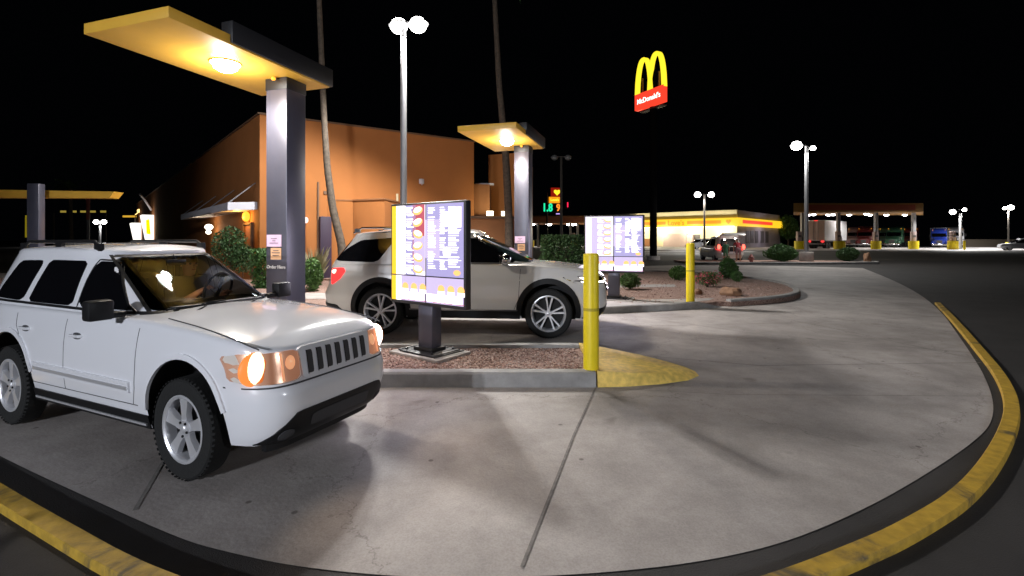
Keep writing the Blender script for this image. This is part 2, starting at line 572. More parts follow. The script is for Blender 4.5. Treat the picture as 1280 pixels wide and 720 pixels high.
def skin_figure(name, joints, bones, m, parent, sub=2):
    """one continuous surface grown round a skeleton; joints: name -> ((x,y,z), radius or (rx,ry))"""
    keys = list(joints)
    me = bpy.data.meshes.new(name)
    me.from_pydata([joints[k][0] for k in keys], [(keys.index(a), keys.index(b)) for a, b in bones], [])
    o = bpy.data.objects.new(name + '_s', me)
    C.objects.link(o)
    md = o.modifiers.new('skin', 'SKIN')
    md.use_smooth_shade = True
    if not me.skin_vertices: me.skin_vertices.new()
    sv = me.skin_vertices[0].data
    for i, k in enumerate(keys):
        r = joints[k][1]
        sv[i].radius = r if isinstance(r, tuple) else (r, r)
        sv[i].use_root = (i == 0)
    ss = o.modifiers.new('sub', 'SUBSURF'); ss.levels = sub; ss.render_levels = sub
    dg = bpy.context.evaluated_depsgraph_get(); dg.update()
    m2 = bpy.data.meshes.new_from_object(o.evaluated_get(dg))
    bpy.data.objects.remove(o)
    m2.name = name
    m2.materials.clear(); m2.materials.append(m)
    m2.polygons.foreach_set('use_smooth', [True] * len(m2.polygons))
    r = bpy.data.objects.new(name, m2)
    C.objects.link(r)
    if parent: r.parent = parent
    return r
# ================================================================== GROUND
_g = MB(); _g.quad((-400, -60, 0), (400, -60, 0), (400, 900, 0), (-400, 900, 0))
props(_g.build('ground', M['asphalt']), kind='structure')

edge = smooth_path([(-30, 19.5), (-16, 11), (-10, 7.3), (-6, 4.75)] + [gp(u, v) for u, v in ((0, 572), (148, 640), (223, 673), (267, 687), (380, 712), (560, 726), (790, 716), (950, 690), (1055, 650), (1140, 605),
                (1220, 552), (1243, 525), (1240, 490), (1220, 450), (1170, 380))] + [(14.5, 18), (19.5, 26.7)], 3)
lane = edge + [(14.5, 29.5), (10, 29.5), (4, 27), (-2, 18), (-30, 24)]
sheet('drive_thru_lane', lane, 0.004, M['concrete'])
sheet('fuel_station_pad', [(22, 66), (130, 62), (150, 100), (26, 104)], 0.004, M['pad'])
sheet('store_forecourt', [(6, 72), (34, 66), (40, 78), (18, 102), (2, 102)], 0.008, M['pad'])
sheet('access_road', [(-4, 36), (60, 36), (130, 58), (130, 61), (26, 61), (-4, 64)], 0.004, mat('road_asphalt', (0.05, 0.045, 0.036), 0.8, noise=0.3, nscale=.4))
for i, (y, x0, x1) in enumerate([(47.5, 11, 22), (52, 11, 24), (58.5, 11, 30)]):
    sheet('road_marking', [(x0, y), (x1, y), (x1, y + 1.4), (x0, y + 1.4)], 0.008, M['pad'])
sheet('road_marking', [(47, 44), (57, 44), (57, 44.6), (47, 44.6)], 0.008, M['pad'])

def joint(pts, wd=0.022):
    mb = MB()
    for (a, b) in zip(pts[:-1], pts[1:]):
        d = Vector((b[0] - a[0], b[1] - a[1])).normalized(); n = Vector((-d.y, d.x)) * wd / 2
        mb.quad((a[0] - n.x, a[1] - n.y, .008), (b[0] - n.x, b[1] - n.y, .008), (b[0] + n.x, b[1] + n.y, .008), (a[0] + n.x, a[1] + n.y, .008))
    return props(mb.build('lane_joint', M['joint']), kind='structure')
joint([(.92, 5.28), (.52, 4.02), (.05, 2.40)], .02)
joint([(-2.95, 5.25), (-2.6, 3.6), (-2.28, 2.9)])
joint([(1.15, 7.0), (3.2, 6.2), (6.2, 6.35)], .014)
joint([(2.4, 10.3), (4.3, 8.2), (6.6, 6.9)], .014)
joint([(-6.6, 8.6), (0.4, 8.75), (6.0, 9.4), (9.3, 10.2)], .014)
joint([(9.0, 15.3), (12.4, 14.7)], .02)
joint([(.95, 5.29), (2.3, 5.05), (5.0, 5.0)], .008)
joint([(5.2, 11.3), (5.9, 8.6), (6.3, 6.5)], .012)

# yellow kerb round the outside of the bend
kc = [gp(u, v, .05) for u, v in ((0, 616), (72, 658), (180, 720))]
kd = [gp(u, v, .05) for u, v in ((1000, 716), (1065, 690), (1130, 662), (1212, 612), (1256, 549), (1268, 505), (1252, 468), (1225, 436), (1195, 401), (1172, 378))]
kp = smooth_path([(-26, 15.6), (-12, 7.9), (-8, 5.6), (-4.6, 3.75)] + kc + [(-.9, 2.0), (-.2, 1.90), (.45, 1.97), (1.0, 2.16)] + kd, 3)
kb = sweep_profile('painted_kerb', kp, [(-.056, 0), (-.054, .042), (-.048, .05), (.048, .05), (.054, .042), (.056, 0)], M['yellow_kerb'])
props(kb, 'worn yellow painted kerb curving round the outside of the drive-thru bend', 'kerb', kind=None)

# islands -----------------------------------------------------------
def kerb_line(name, path, h, label, wd=.16):
    o = sweep_profile(name, path, [(0, 0), (-.012, h - .02), (-.035, h), (-wd, h), (-wd, 0)], M['kerb'])
    return props(o, label, 'kerb')
I1 = [(-14, 5.32), (.92, 5.32), (.95, 6.80), (-14, 6.80)]
raised('order_island', I1, 0.0, .12, M['gravel'])
kerb_line('island_kerb', [(.93, 5.30), (-14, 5.30)][::1], .165, 'near grey concrete kerb of the order board island, in front of the gravel', .17)
kerb_line('island_kerb', [(-14, 6.86), (.94, 6.86)], .165, 'far grey concrete kerb of the order board island beside the silver car', .17)
# yellow nose of the island
_n = MB()
outer = [(.95, 5.30), (1.3, 5.33), (1.7, 5.42), (2.05, 5.56), (2.25, 5.75), (2.28, 5.95), (2.1, 6.2), (1.8, 6.45), (1.4, 6.68), (.95, 6.87)]
topn = [(.95, 5.35), (1.28, 5.39), (1.64, 5.48), (1.94, 5.62), (2.12, 5.79), (2.14, 5.93), (1.98, 6.14), (1.7, 6.38), (1.34, 6.60), (.95, 6.82)]
hz = lambda x: .17 - .085 * max(0, (x - .95) / .95) ** 1.1
nv = [(x, y, 0.0) for x, y in outer] + [(x, y, hz(x)) for x, y in topn]
K = len(outer)
_n.add(nv, [(i, i + 1, K + i + 1, K + i) for i in range(K - 1)] + [tuple(range(K, 2 * K)), (0, K, 2 * K - 1, K - 1)])
props(_n.build('island_nose', M['nose'], smooth=True, angle=50), 'low yellow painted concrete nose at the end of the order board island, beside the bollard', 'kerb')

near2 = [(-16, 10.25), (-4, 10.3), (2.2, 10.5), (4.4, 11.2)]
tip2 = smooth_path([(5.3, 11.6), (6.6, 12.1), (7.9, 13.1), (8.75, 14.6), (9.35, 16.4), (9.3, 18.8), (8.6, 21.0), (7.0, 22.4), (2.5, 22.9)], 2)
bed2 = near2 + [(5.0, 11.7)] + tip2 + [(-1, 24), (-12, 17), (-22, 19), (-22, 13)]
raised('planted_island', [(x, y + .06) if i < 4 else (x, y) for i, (x, y) in enumerate(bed2)], 0.0, .115, M['gravel'])
kerb_line('island_kerb', list(reversed(near2)), .16, 'straight grey kerb of the planted island in front of the second menu board', .17)
_e = MB(); _e.add([(4.4, 11.2, 0), (5.05, 11.5, 0), (5.0, 11.72, 0), (4.36, 11.37, 0), (4.4, 11.2, .16), (4.36, 11.37, .16)], [(0, 1, 4), (3, 5, 2), (4, 1, 2, 5), (0, 4, 5, 3), (0, 3, 2, 1)])
props(_e.build('kerb_end', M['kerb']), 'sloped grey kerb end beside the gap in the planted island', 'kerb')
kerb_line('island_kerb', list(reversed(tip2)), .17, 'curved grey kerb round the tip of the planted island', .17)
sheet('island_path', [(1.2, 10.75), (4.1, 11.35), (4.9, 11.9), (5.2, 12.3), (1.4, 11.7)], .121, M['walk'])
sheet('island_path', [(2.0, 14.9), (5.2, 15.1), (5.4, 16.0), (2.0, 15.8)], .121, M['walk'])
sheet('island_path', [(-14, 12.0), (-2, 12.2), (-2, 13.5), (-14, 13.4)], .121, M['walk'])
# far planter island
I3 = [(11.5, 30.2), (20.0, 30.2), (23.6, 30.9), (24.3, 31.8), (23, 33.2), (11.5, 34)]
raised('planter_island', [(x, y + .1) for x, y in I3], 0.0, .12, M['gravel'])
kerb_line('island_kerb', list(reversed(I3[:5])), .15, 'pale kerb of the far planter island with the clipped bushes', .3)

# loose pebbles on the near island
_p = MB()
rnd = random.Random(3)
ico = [(0, 0, 1), (.9, 0, .1), (.25, .85, .1), (-.75, .5, .1), (-.7, -.55, 0), (.3, -.85, 0), (0, 0, -.8)]
icf = [(0, 1, 2), (0, 2, 3), (0, 3, 4), (0, 4, 5), (0, 5, 1), (6, 2, 1), (6, 3, 2), (6, 4, 3), (6, 5, 4), (6, 1, 5)]
def inside(poly, x, y):
    c = False
    for (ax_, ay), (bx, by) in zip(poly, poly[1:] + poly[:1]):
        if (ay > y) != (by > y) and x < (bx - ax_) * (y - ay) / (by - ay) + ax_: c = not c
    return c
def pebbles(mb, n, x0, x1, y0, y1, z, s0, s1, poly=None):
    for _ in range(n):
        s = rnd.uniform(s0, s1)
        X, Yp = rnd.uniform(x0, x1), rnd.uniform(y0, y1)
        if poly and not (inside(poly, X + .25, Yp - .25) and inside(poly, X, Yp)): continue
        T = Matrix.Translation((X, Yp, z)) @ Matrix.Rotation(rnd.uniform(0, 6.3), 4, 'Z') @ Matrix.Rotation(rnd.uniform(-.5, .5), 4, 'X') @ Matrix.Diagonal((s, s * rnd.uniform(.6, 1), s * rnd.uniform(.4, .7), 1))
        mb.add(ico, icf, rnd.choice((0, 0, 1, 2)), T)
pebbles(_p, 5200, -3.2, .86, 5.5, 6.66, .125, .009, .024)
pebbles(_p, 1800, 2, 8.3, 11.4, 19, .12, .015, .035, bed2)
props(_p.build('gravel', [M['pebble'], mat('pale_pebble', (.5, .38, .33), .9), mat('dark_pebble', (.2, .11, .09), .9)], weld=False), 'loose reddish gravel on the islands', 'gravel', kind='stuff')

# ================================================================== CAR BUILDER
class Shell:
    """closed loft: plan outline rings (flat sides, rounded corners) stacked in z, then a crowned top"""
    def __init__(s, nf, nr, b, xf, xr, top, bot, crown=.02, K=44, J=17, rows=12, fil=.05, nfil=4):
        s.nf, s.nr, s.b, s.xf, s.xr, s.top, s.bot, s.crown = nf, nr, b, xf, xr, top, bot, crown
        s.K, s.J, s.rows, s.fil, s.nfil = K, J, rows, fil, nfil
    def side(s, x, z):
        F, Q, b = s.xf(z), s.xr(z), s.b(z)
        xm, a = (F + Q) / 2, (F - Q) / 2
        u = (x - xm) / a
        n = s.nf if u > 0 else s.nr
        return b * max(0.0, 1 - min(1, abs(u)) ** n) ** (1 / n)
    def front(s, y, z, rear=False):
        F, Q, b = s.xf(z), s.xr(z), s.b(z)
        xm, a = (F + Q) / 2, (F - Q) / 2
        n = s.nr if rear else s.nf
        d = a * max(0.0, 1 - min(1, abs(y / b)) ** n) ** (1 / n)
        return xm - d if rear else xm + d
    def mesh(s, hole=None):
        K, J = s.K, s.J
        XE = .972
        us = [-XE + 2 * XE * i / (K - 1) for i in range(K)]
        yf = (1 - XE ** s.nf) ** (1 / s.nf); yr = (1 - XE ** s.nr) ** (1 / s.nr)
        vs = [-1 + 2 * j / (J - 1) for j in range(J)]
        # perimeter index order: right side (y<0) front->rear ... keep a dict (i,j)
        per = [('s', i, 0) for i in range(K)] + [('f', K - 1, j) for j in range(1, J - 1)] + [('s', i, J - 1) for i in range(K - 1, -1, -1)] + [('r', 0, j) for j in range(J - 2, 0, -1)]
        def pt(kind, i, j, z, inset=0.0):
            F, Q, b = s.xf(z) - inset, s.xr(z) + inset, s.b(z) - inset
            xm, a = (F + Q) / 2, (F - Q) / 2
            if kind == 's':
                u = us[i]; n = s.nf if u > 0 else s.nr
                y = b * (1 - abs(u) ** n) ** (1 / n)
                return xm + a * u, (y if j else -y)
            if kind == 'f':
                y = vs[j] * yf * b
                return xm + a * (1 - abs(y / b) ** s.nf) ** (1 / s.nf), y
            y = vs[j] * yr * b
            return xm - a * (1 - abs(y / b) ** s.nr) ** (1 / s.nr), y
        V = []; rowsI = []
        zs = [i / s.rows for i in range(s.rows + 1)]
        for t in zs:
            row = []
            for k, i, j in per:
                zt = s.bot + t * .6
                for _ in range(3):
                    x, y = pt(k, i, j, zt)
                    zt = s.bot + t * (s.top(x) - s.fil - s.bot)
                x, y = pt(k, i, j, zt)
                row.append(len(V)); V.append((x, y, zt))
            rowsI.append(row)
        for q in range(1, s.nfil + 1):
            a = q / s.nfil * math.pi / 2
            row = []
            for k, i, j in per:
                zt = 1.0
                for _ in range(3):
                    x, y = pt(k, i, j, zt); zt = s.top(x) - s.fil
                x, y = pt(k, i, j, zt, s.fil * (1 - math.cos(a)))
                row.append(len(V)); V.append((x, y, s.top(x) - s.fil + s.fil * math.sin(a)))
            rowsI.append(row)
        Fc = []
        P = len(per)
        for r in range(len(rowsI) - 1):
            for p in range(P):
                q = (p + 1) % P
                if hole and hole(per[p], per[q], r, len(rowsI)): continue
                Fc.append((rowsI[r][p], rowsI[r][q], rowsI[r + 1][q], rowsI[r + 1][p]))
        for (row, up) in ((rowsI[-1], True), (rowsI[0], False)):
            G = {}
            for (k, i, j), vi in zip(per, row): G[(i, j)] = vi
            for i in range(1, K - 1):
                u = None
                x0, x1 = V[G[(0, 0)]][0], V[G[(K - 1, 0)]][0]
                u = (V[G[(i, 0)]][0] - x0) / (x1 - x0)
                ya = V[G[(i, J - 1)]][1]
                for j in range(1, J - 1):
                    Rj, Fj = V[G[(0, j)]][0], V[G[(K - 1, j)]][0]
                    x = Rj + (Fj - Rj) * u
                    v = vs[j]
                    z = (s.top(x) + s.crown * (1 - v * v)) if up else s.bot
                    G[(i, j)] = len(V); V.append((x, ya * v, z))
            for i in range(K - 1):
                for j in range(J - 1):
                    f = (G[(i, j)], G[(i + 1, j)], G[(i + 1, j + 1)], G[(i, j + 1)])
                    Fc.append(f if up else f[::-1])
        return V, Fc

def cut_arches(o, spots, r, inner=.55):
    """wheel openings, cut right through the flanks"""
    mb = MB()
    for x, z in spots:
        for sgn in (-1, 1):
            T = Matrix.Translation((x, sgn * (inner + .4), z)) @ Matrix.Rotation(R(90), 4, 'X') @ Matrix.Translation((0, 0, -.4))
            mb.cyl((0, 0, 0), r, .8, 48, 0, T=T)
    c = mb.build('cutter', M['plastic'])
    md = o.modifiers.new('b', 'BOOLEAN'); md.operation = 'DIFFERENCE'; md.solver = 'EXACT'; md.object = c
    try: md.material_mode = 'TRANSFER'
    except Exception: pass
    dg = bpy.context.evaluated_depsgraph_get(); dg.update()
    me = bpy.data.meshes.new_from_object(o.evaluated_get(dg))
    o.modifiers.clear(); o.data = me
    bpy.data.objects.remove(c)
    me.polygons.foreach_set('use_smooth', [True] * len(me.polygons))
    me.set_sharp_from_angle(angle=R(32))

def panel(name, poly, fn, off, m, parent, th=.012, cuts=2, smooth_it=2, k=.25, mirror=1, label=None):
    """a curved plate lying on a surface: poly in 2-D, fn(u, v, off) -> 3-D"""
    if smooth_it: poly = chaikin_closed(poly, smooth_it, k)
    bm = bmesh.new()
    vs = [bm.verts.new((p[0], p[1], 0)) for p in poly]
    bm.faces.new(vs)
    bmesh.ops.triangulate(bm, faces=bm.faces)
    for _ in range(cuts):
        es = [e for e in bm.edges if e.calc_length() > .06]
        if es: bmesh.ops.subdivide_edges(bm, edges=es, cuts=1, use_grid_fill=True)
        bmesh.ops.triangulate(bm, faces=bm.faces)
    bnd = [e for e in bm.edges if e.is_boundary]
    ret = bmesh.ops.extrude_edge_only(bm, edges=bnd)
    low = [v for v in ret['geom'] if isinstance(v, bmesh.types.BMVert)]
    lowset = set(low)
    for v in bm.verts:
        d = off - th if v in lowset else off
        v.co = Vector(fn(v.co.x, v.co.y, d))
    bmesh.ops.recalc_face_normals(bm, faces=bm.faces)
    me = bpy.data.meshes.new(name)
    bm.to_mesh(me); bm.free()
    me.materials.append(m)
    me.polygons.foreach_set('use_smooth', [True] * len(me.polygons))
    me.set_sharp_from_angle(angle=R(40))
    o = bpy.data.objects.new(name, me); C.objects.link(o)
    if parent: o.parent = parent
    return o

def on_side(sh, sg):
    return lambda x, z, d: (x, sg * (sh.side(x, z) + d), z)
def on_front(sh, rear=False):
    return lambda y, z, d: (sh.front(y, z, rear) + (-d if rear else d), y, z)

def line_poly(pts, wd):
    """thin closed strip round an open 2-D line"""
    L = []; Q = []
    n = len(pts)
    for i, p in enumerate(pts):
        a = Vector(pts[max(i - 1, 0)]); b = Vector(pts[min(i + 1, n - 1)])
        d = (b - a).normalized(); nr = Vector((-d.y, d.x)) * wd / 2
        L.append((p[0] + nr.x, p[1] + nr.y)); Q.append((p[0] - nr.x, p[1] - nr.y))
    return L + Q[::-1]

def strip(name, pts, wd, fn, off, m, parent, th=.008, n=12):
    """a narrow strip along a 2-D line on a surface"""
    dense = []
    for a, b in zip(pts[:-1], pts[1:]):
        for t in range(n): dense.append((a[0] + (b[0] - a[0]) * t / n, a[1] + (b[1] - a[1]) * t / n))
    dense.append(pts[-1])
    L = line_poly(dense, wd); N = len(dense)
    mb = MB(); vs = []
    for i in range(N):
        l = L[i]; q = L[2 * N - 1 - i]
        vs += [fn(l[0], l[1], off), fn(q[0], q[1], off), fn(l[0], l[1], off - th), fn(q[0], q[1], off - th)]
    fs = []
    for i in range(N - 1):
        a = i * 4; b = a + 4
        fs += [(a, b, b + 1, a + 1), (a, a + 2, b + 2, b), (a + 1, b + 1, b + 3, a + 3)]
    fs += [(0, 1, 3, 2), ((N - 1) * 4, (N - 1) * 4 + 2, (N - 1) * 4 + 3, (N - 1) * 4 + 1)]
    mb.add(vs, fs)
    return mb.build(name, m, parent, smooth=True, angle=40)

def make_wheel(parent, x, y, z, r, wd, rr, style, m1, m2):
    w_ = node('wheel', parent, (x, y, z), (R(90) if y < 0 else R(-90), 0, 0))   # local +Z points outward
    h = wd / 2
    t = MB(); sr = r - .012
    prof = [(rr, -h * .75), (rr + .01, -h * .95), (rr + (r - rr) * .5, -h), (sr - .01, -h * .93), (r, -h * .72), (r + .001, -h * .3), (r + .001, h * .3), (r, h * .72),
            (sr - .01, h * .93), (rr + (r - rr) * .5, h), (rr + .012, h * .93), (rr, h * .75)]
    t.lathe(prof, 56)
    for i in range(56):                                        # tread blocks at the shoulder
        a = 2 * math.pi * i / 56
        T = Matrix.Rotation(a, 4, 'Z') @ Matrix.Translation((r - .004, 0, h * .78))
        t.box((0, 0, 0), (.007, r * .05, h * .30), 0, T=T)
    t.build('tyre', M['tyre'], w_, smooth=True, angle=30)
    rim = MB()
    rim.lathe([(rr + .004, h * .80), (rr + .006, h * .90), (rr - .008, h * .93), (rr - .022, h * .82), (rr - .028, h * .5), (rr - .04, -h * .7)], 48, 0)
    rim.lathe([(rr - .035, h * .05), (.03, h * .05)], 48, 1)
    if style == 'five':
        for i in range(5):
            a = 2 * math.pi * i / 5 + .3
            T = Matrix.Rotation(a, 4, 'Z')
            w0, w1 = .044, .060
            z0, z1 = h * .72, h * .80
            vs = []
            for rad, wv, zz in ((.03, w0, z0), (rr * .45, w0 * .82, z0 + .008), (rr - .02, w1, z1)):
                vs += [(rad, -wv, zz - .05), (rad, -wv * .82, zz - .004), (rad, 0, zz - .012), (rad, wv * .82, zz - .004), (rad, wv, zz - .05)]
            fs = []
            for k in range(2):
                for q in range(4): fs.append((k * 5 + q, k * 5 + q + 1, k * 5 + q + 6, k * 5 + q + 5))
            rim.add(vs, fs, 0, T)
        rim.cyl((0, 0, h * .4), .072, h * .38, 28, 0, .062)
        for i in range(5):
            a = 2 * math.pi * (i + .5) / 5 + .3
            rim.cyl((.052 * math.cos(a), .052 * math.sin(a), h * .7), .010, .02, 8, 1)
    else:
        for i in range(5):
            for sgn in (-1, 1):
                a = 2 * math.pi * i / 5 + .25 + sgn * .115
                T = Matrix.Rotation(a, 4, 'Z')
                vs = []
                for rad, wv, zz, sh_ in ((.04, .016, h * .74, 0), (rr * .55, .014, h * .78, sgn * .010), (rr - .016, .019, h * .84, sgn * .022)):
                    vs += [(rad, sh_ - wv, zz - .045), (rad, sh_ - wv * .75, zz), (rad, sh_ + wv * .75, zz), (rad, sh_ + wv, zz - .045)]
                fs = []
                for k in range(2):
                    for q in range(3): fs.append((k * 4 + q, k * 4 + q + 1, k * 4 + q + 5, k * 4 + q + 4))
                rim.add(vs, fs, 0, T)
        rim.cyl((0, 0, h * .4), .06, h * .40, 28, 0, .05)
    rim.build('rim', [m1, m2], w_, smooth=True, angle=30)
    cap = MB(); cap.ball((0, 0, h * .78), (.032, .032, .014), 20, 6, 0, 0.0)
    cap.build('hub_cap', m1, w_, smooth=True)
    return w_

def lerp(a, b, t): return a + (b - a) * t
def pw(x, pts):
    """smooth piecewise curve through points sorted by x"""
    if x <= pts[0][0]: return pts[0][1]
    for (x0, y0), (x1, y1) in zip(pts[:-1], pts[1:]):
        if x <= x1:
            t = (x - x0) / (x1 - x0)
            return y0 + (y1 - y0) * t
    return pts[-1][1]
def pws(x, pts, k=.05):
    return (pw(x - k, pts) + 2 * pw(x, pts) + pw(x + k, pts)) / 4
# ================================================================== WHITE SUV (in front, left)
def white_suv():
    t = thing('white_suv', 'white boxy suv with glowing amber-white headlights beside the order board island', 'suv')
    ax = 1.39
    bodyS = Shell(7, 7,
        b=lambda z: pws(z, [(.25, .84), (.45, .895), (.62, .92), (.85, .915), (1.0, .895), (1.12, .86)], .04),
        xf=lambda z: pws(z, [(.25, 2.10), (.36, 2.24), (.52, 2.30), (.68, 2.29), (.74, 2.24), (.95, 2.20), (1.05, 2.14)], .03),
        xr=lambda z: pws(z, [(.25, -2.30), (.45, -2.43), (.62, -2.46), (.70, -2.42), (1.1, -2.38)], .03),
        top=lambda x: pws(x, [(-2.6, 1.12), (.7, 1.125), (.95, 1.12), (1.5, 1.085), (1.95, 1.03), (2.1, 1.0), (2.2, .965), (2.4, .94)], .12),
        bot=.30, crown=.045, K=60, J=21, rows=16, fil=.055, nfil=4)
    V, F = bodyS.mesh()
    mb = MB(); mb.add(V, F)
    body = mb.build('body', M['white'], t, smooth=True, angle=60)
    cut_arches(body, [(ax, .415), (-ax, .415)], .468)
    cabS = Shell(5, 6,
        b=lambda z: pws(z, [(1.05, .845), (1.12, .835), (1.35, .765), (1.55, .69), (1.64, .655)], .03),
        xf=lambda z: pws(z, [(1.05, .92), (1.12, .85), (1.58, -.06), (1.64, -.20)], .02),
        xr=lambda z: pws(z, [(1.05, -2.36), (1.12, -2.34), (1.58, -2.02), (1.66, -1.96)], .02),
        top=lambda x: pws(x, [(-2.3, 1.62), (-1.8, 1.655), (-1.0, 1.675), (-.2, 1.66), (.2, 1.63)], .1),
        bot=1.055, crown=.035, K=44, J=17, rows=12, fil=.05, nfil=4)
    J = 17
    def hole(p, q, r, nr):
        if p[0] == 'r' or q[0] == 'r': return False
        if p[0] == 's' and p[1] < 42: return False
        if q[0] == 's' and q[1] < 42: return False
        if p[0] == 's' and q[0] == 's': return False
        return 2 <= r < 12
    V, F = cabS.mesh(hole)
    mb = MB(); mb.add(V, F)
    cabin = mb.build('cabin', M['white'], t, smooth=True, angle=60)
    # windscreen
    fw = on_front(cabS)
    ys = [(-.68, 1.145), (.68, 1.145), (.55, 1.59), (-.55, 1.59)]
    ws = panel('windscreen', ys, fw, .004, M['glass'], t, th=.004, cuts=4, smooth_it=2, k=.06)
    strip('windscreen_seal', [(-.69, 1.14), (-.555, 1.597), (.555, 1.597), (.69, 1.14), (-.69, 1.14)], .022, fw, .006, M['plastic'], t)
    for sg in (-1, 1):
        fs = on_side(cabS, sg); fb = on_side(bodyS, sg)
        panel('side_window', [(.50, 1.165), (.42, 1.20), (-.04, 1.545), (-.22, 1.555), (-.27, 1.165)], fs, .005, M['glassdark'], t, cuts=3, k=.10)
        panel('side_window', [(-.37, 1.165), (-.35, 1.555), (-1.02, 1.555), (-1.20, 1.165)], fs, .005, M['glassdark'], t, cuts=3, k=.08)
        panel('side_window', [(-1.31, 1.165), (-1.13, 1.55), (-1.62, 1.54), (-1.96, 1.175)], fs, .005, M['glassdark'], t, cuts=3, k=.10)
        for pts in ([(.54, 1.15), (.42, 1.20), (-.05, 1.555), (-.23, 1.567), (-.28, 1.15), (.54, 1.15)],):
            strip('window_trim', pts, .012, fs, .006, M['plastic'], t)
        strip('window_trim', [(.58, 1.148), (-2.0, 1.155)], .022, fs, .010, M['plastic'], t)
        strip('door_seam', [(.80, 1.06), (.78, .60), (.74, .47)], .007, fb, .0015, M['seam'], t, th=.004)
        strip('door_seam', [(-.33, 1.06), (-.33, .46)], .007, fb, .0015, M['seam'], t, th=.004)
        strip('door_seam', [(-1.27, 1.06), (-1.25, .95), (-1.02, .70), (-.92, .46)], .007, fb, .0015, M['seam'], t, th=.004)
        strip('door_seam', [(.80, .465), (-.92, .46)], .007, fb, .0015, M['seam'], t, th=.004)
        # bodyside moulding with bright insert, black sill
        mo = strip('side_moulding', [(.72, .60), (-.86, .61)], .085, fb, .022, M['white'], t, th=.024)
        strip('chrome_strip', [(.71, .592), (-.85, .602)], .03, fb, .026, M['alloy'], mo, th=.006)
        strip('sill', [(.93, .345), (-.93, .345)], .11, fb, .012, M['plastic'], t, th=.05)
        strip('sill_strip', [(.90, .325), (-.90, .325)], .018, fb, .026, M['alloy'], t, th=.02)
        # door handles
        for hx in (-.12, -1.06):
            mb = MB(); y = bodyS.side(hx, .93)
            mb.tube([(hx - .085, sg * (y - .01), .935), (hx - .07, sg * (y + .028), .935), (hx + .07, sg * (y + .028), .935), (hx + .085, sg * (y - .01), .935)], .013, 8)
            hd = mb.build('door_handle', M['white'], t, smooth=True)
            panel('handle_recess', [(hx - .07, .905), (hx + .07, .905), (hx + .07, .96), (hx - .07, .96)], fb, .002, M['seam'], hd, cuts=1)
        # mirror
        mb = MB()
        mb.box((.50, sg * 1.055, 1.20), (.12, .215, .155))
        mb.box((.49, sg * .90, 1.15), (.09, .16, .05))
        mi = mb.build('door_mirror', M['plastic'], t, bevel=.022)
        mb = MB(); mb.ball((.44, sg * 1.06, 1.20), (.02, .095, .068), 16, 8); mb.build('mirror_glass', M['glassdark'], mi, smooth=True)
        # arch flare lips
        for cx in (ax, -ax):
            arc = [(cx + .484 * math.cos(R(a)), .415 + .484 * math.sin(R(a))) for a in range(16, 181, 8)]
            strip('arch_flare', arc, .04, fb, .016, M['white'], t, th=.03, n=2)
        # roof rail
        mb = MB()
        yy = lambda x: sg * .585
        zz = lambda x: cabS.top(x)
        mb.tube([(-.30, yy(0), 1.665), (-.42, yy(0), 1.725), (-1.7, yy(0), 1.722), (-1.85, yy(0), 1.65)], .018, 8)
        for fx in (-.34, -1.06, -1.80):
            mb.box((fx, yy(0), 1.675), (.11, .04, .07))
        mb.build('roof_rail', M['plastic'], t, smooth=True, angle=40)
        # headlight
        ff = on_front(bodyS)
        a, b_ = (.46, .87) if sg > 0 else (-.87, -.46)
        hous = panel('headlight', [(a, .745), (b_, .745), (b_, .955), (a, .955)], ff, .006, M['reflector_glow'], t, th=.05, cuts=3, k=.12)
        mbl = MB()
        yb = sg * .765; xb = bodyS.front(yb, .85)
        mbl.ball((xb - .035, yb, .855), (.065, .125, .112), 24, 12)
        mbl.build('bulb', M['e_head'] if sg < 0 else M['e_headw'], hous, smooth=True)
        mbl = MB(); mbl.ball((xb - .045, yb + sg * .012, .85), (.055, .148, .118), 24, 12)
        mbl.build('lamp_halo', M['e_halo'], hous, smooth=True)  # glowing ellipsoid added as the orange halo round the bulb
        mbl = MB(); yb2 = sg * .54; xb2 = bodyS.front(yb2, .86)
        mbl.ball((xb2 - .01, yb2, .86), (.03, .055, .06), 20, 10)
        mbl.build('turn_signal', M['turn'], hous, smooth=True)
        strip('lamp_divider', [(sg * .625, .755), (sg * .625, .945)], .012, ff, .016, M['turn'], hous)
        panel('lens', [(a, .745), (b_, .745), (b_, .955), (a, .955)], ff, .022, M['lens'], hous, th=.006, cuts=3, k=.12)
        fr2 = [(2.14, .755), (2.02, .775), (1.985, .86), (2.06, .90), (2.14, .92)]
        panel('side_marker', fr2, fb, .010, M['e_amber'], hous, th=.03, cuts=2, k=.12)
        # rear lamp
        panel('rear_lamp', [(-2.20, .80), (-2.33, .80), (-2.33, 1.10), (-2.24, 1.08)], fb, .01, mat('red_lens', (.3, .01, .01), .2), t, cuts=2)
        # wheels
        for cx in (ax, -ax):
            make_wheel(t, cx, sg * .80, .370, .370, .235, .243, 'five', M['alloy'], M['plastic'])
    ff = on_front(bodyS)
    # bonnet shut lines
    for sg in (-1, 1):
        dense = []
        strip('bonnet_seam', [(.98, sg * .735), (1.5, sg * .775), (2.0, sg * .80), (2.13, sg * .79)], .008,
              lambda x, y, d: (x, y, bodyS.top(x) + d + .045 * (1 - (y / .84) ** 2) * (1 if True else 0)), .004, M['seam'], t, th=.01)
    # grille: surround, seven slots
    gr = panel('grille', [(-.44, .735), (.44, .735), (.47, .965), (-.47, .965)], ff, .022, M['white'], t, th=.05, cuts=3, k=.06)
    for i in range(7):
        y = (i - 3) * .118
        panel('grille_slot', [(y - .031, .768), (y + .031, .768), (y + .031, .932), (y - .031, .932)], ff, .028, M['slot'], gr, th=.006, cuts=1, k=.12)
        strip('slot_trim', [(y - .04, .765), (y - .04, .937)], .010, ff, .034, M['chrome'], gr)
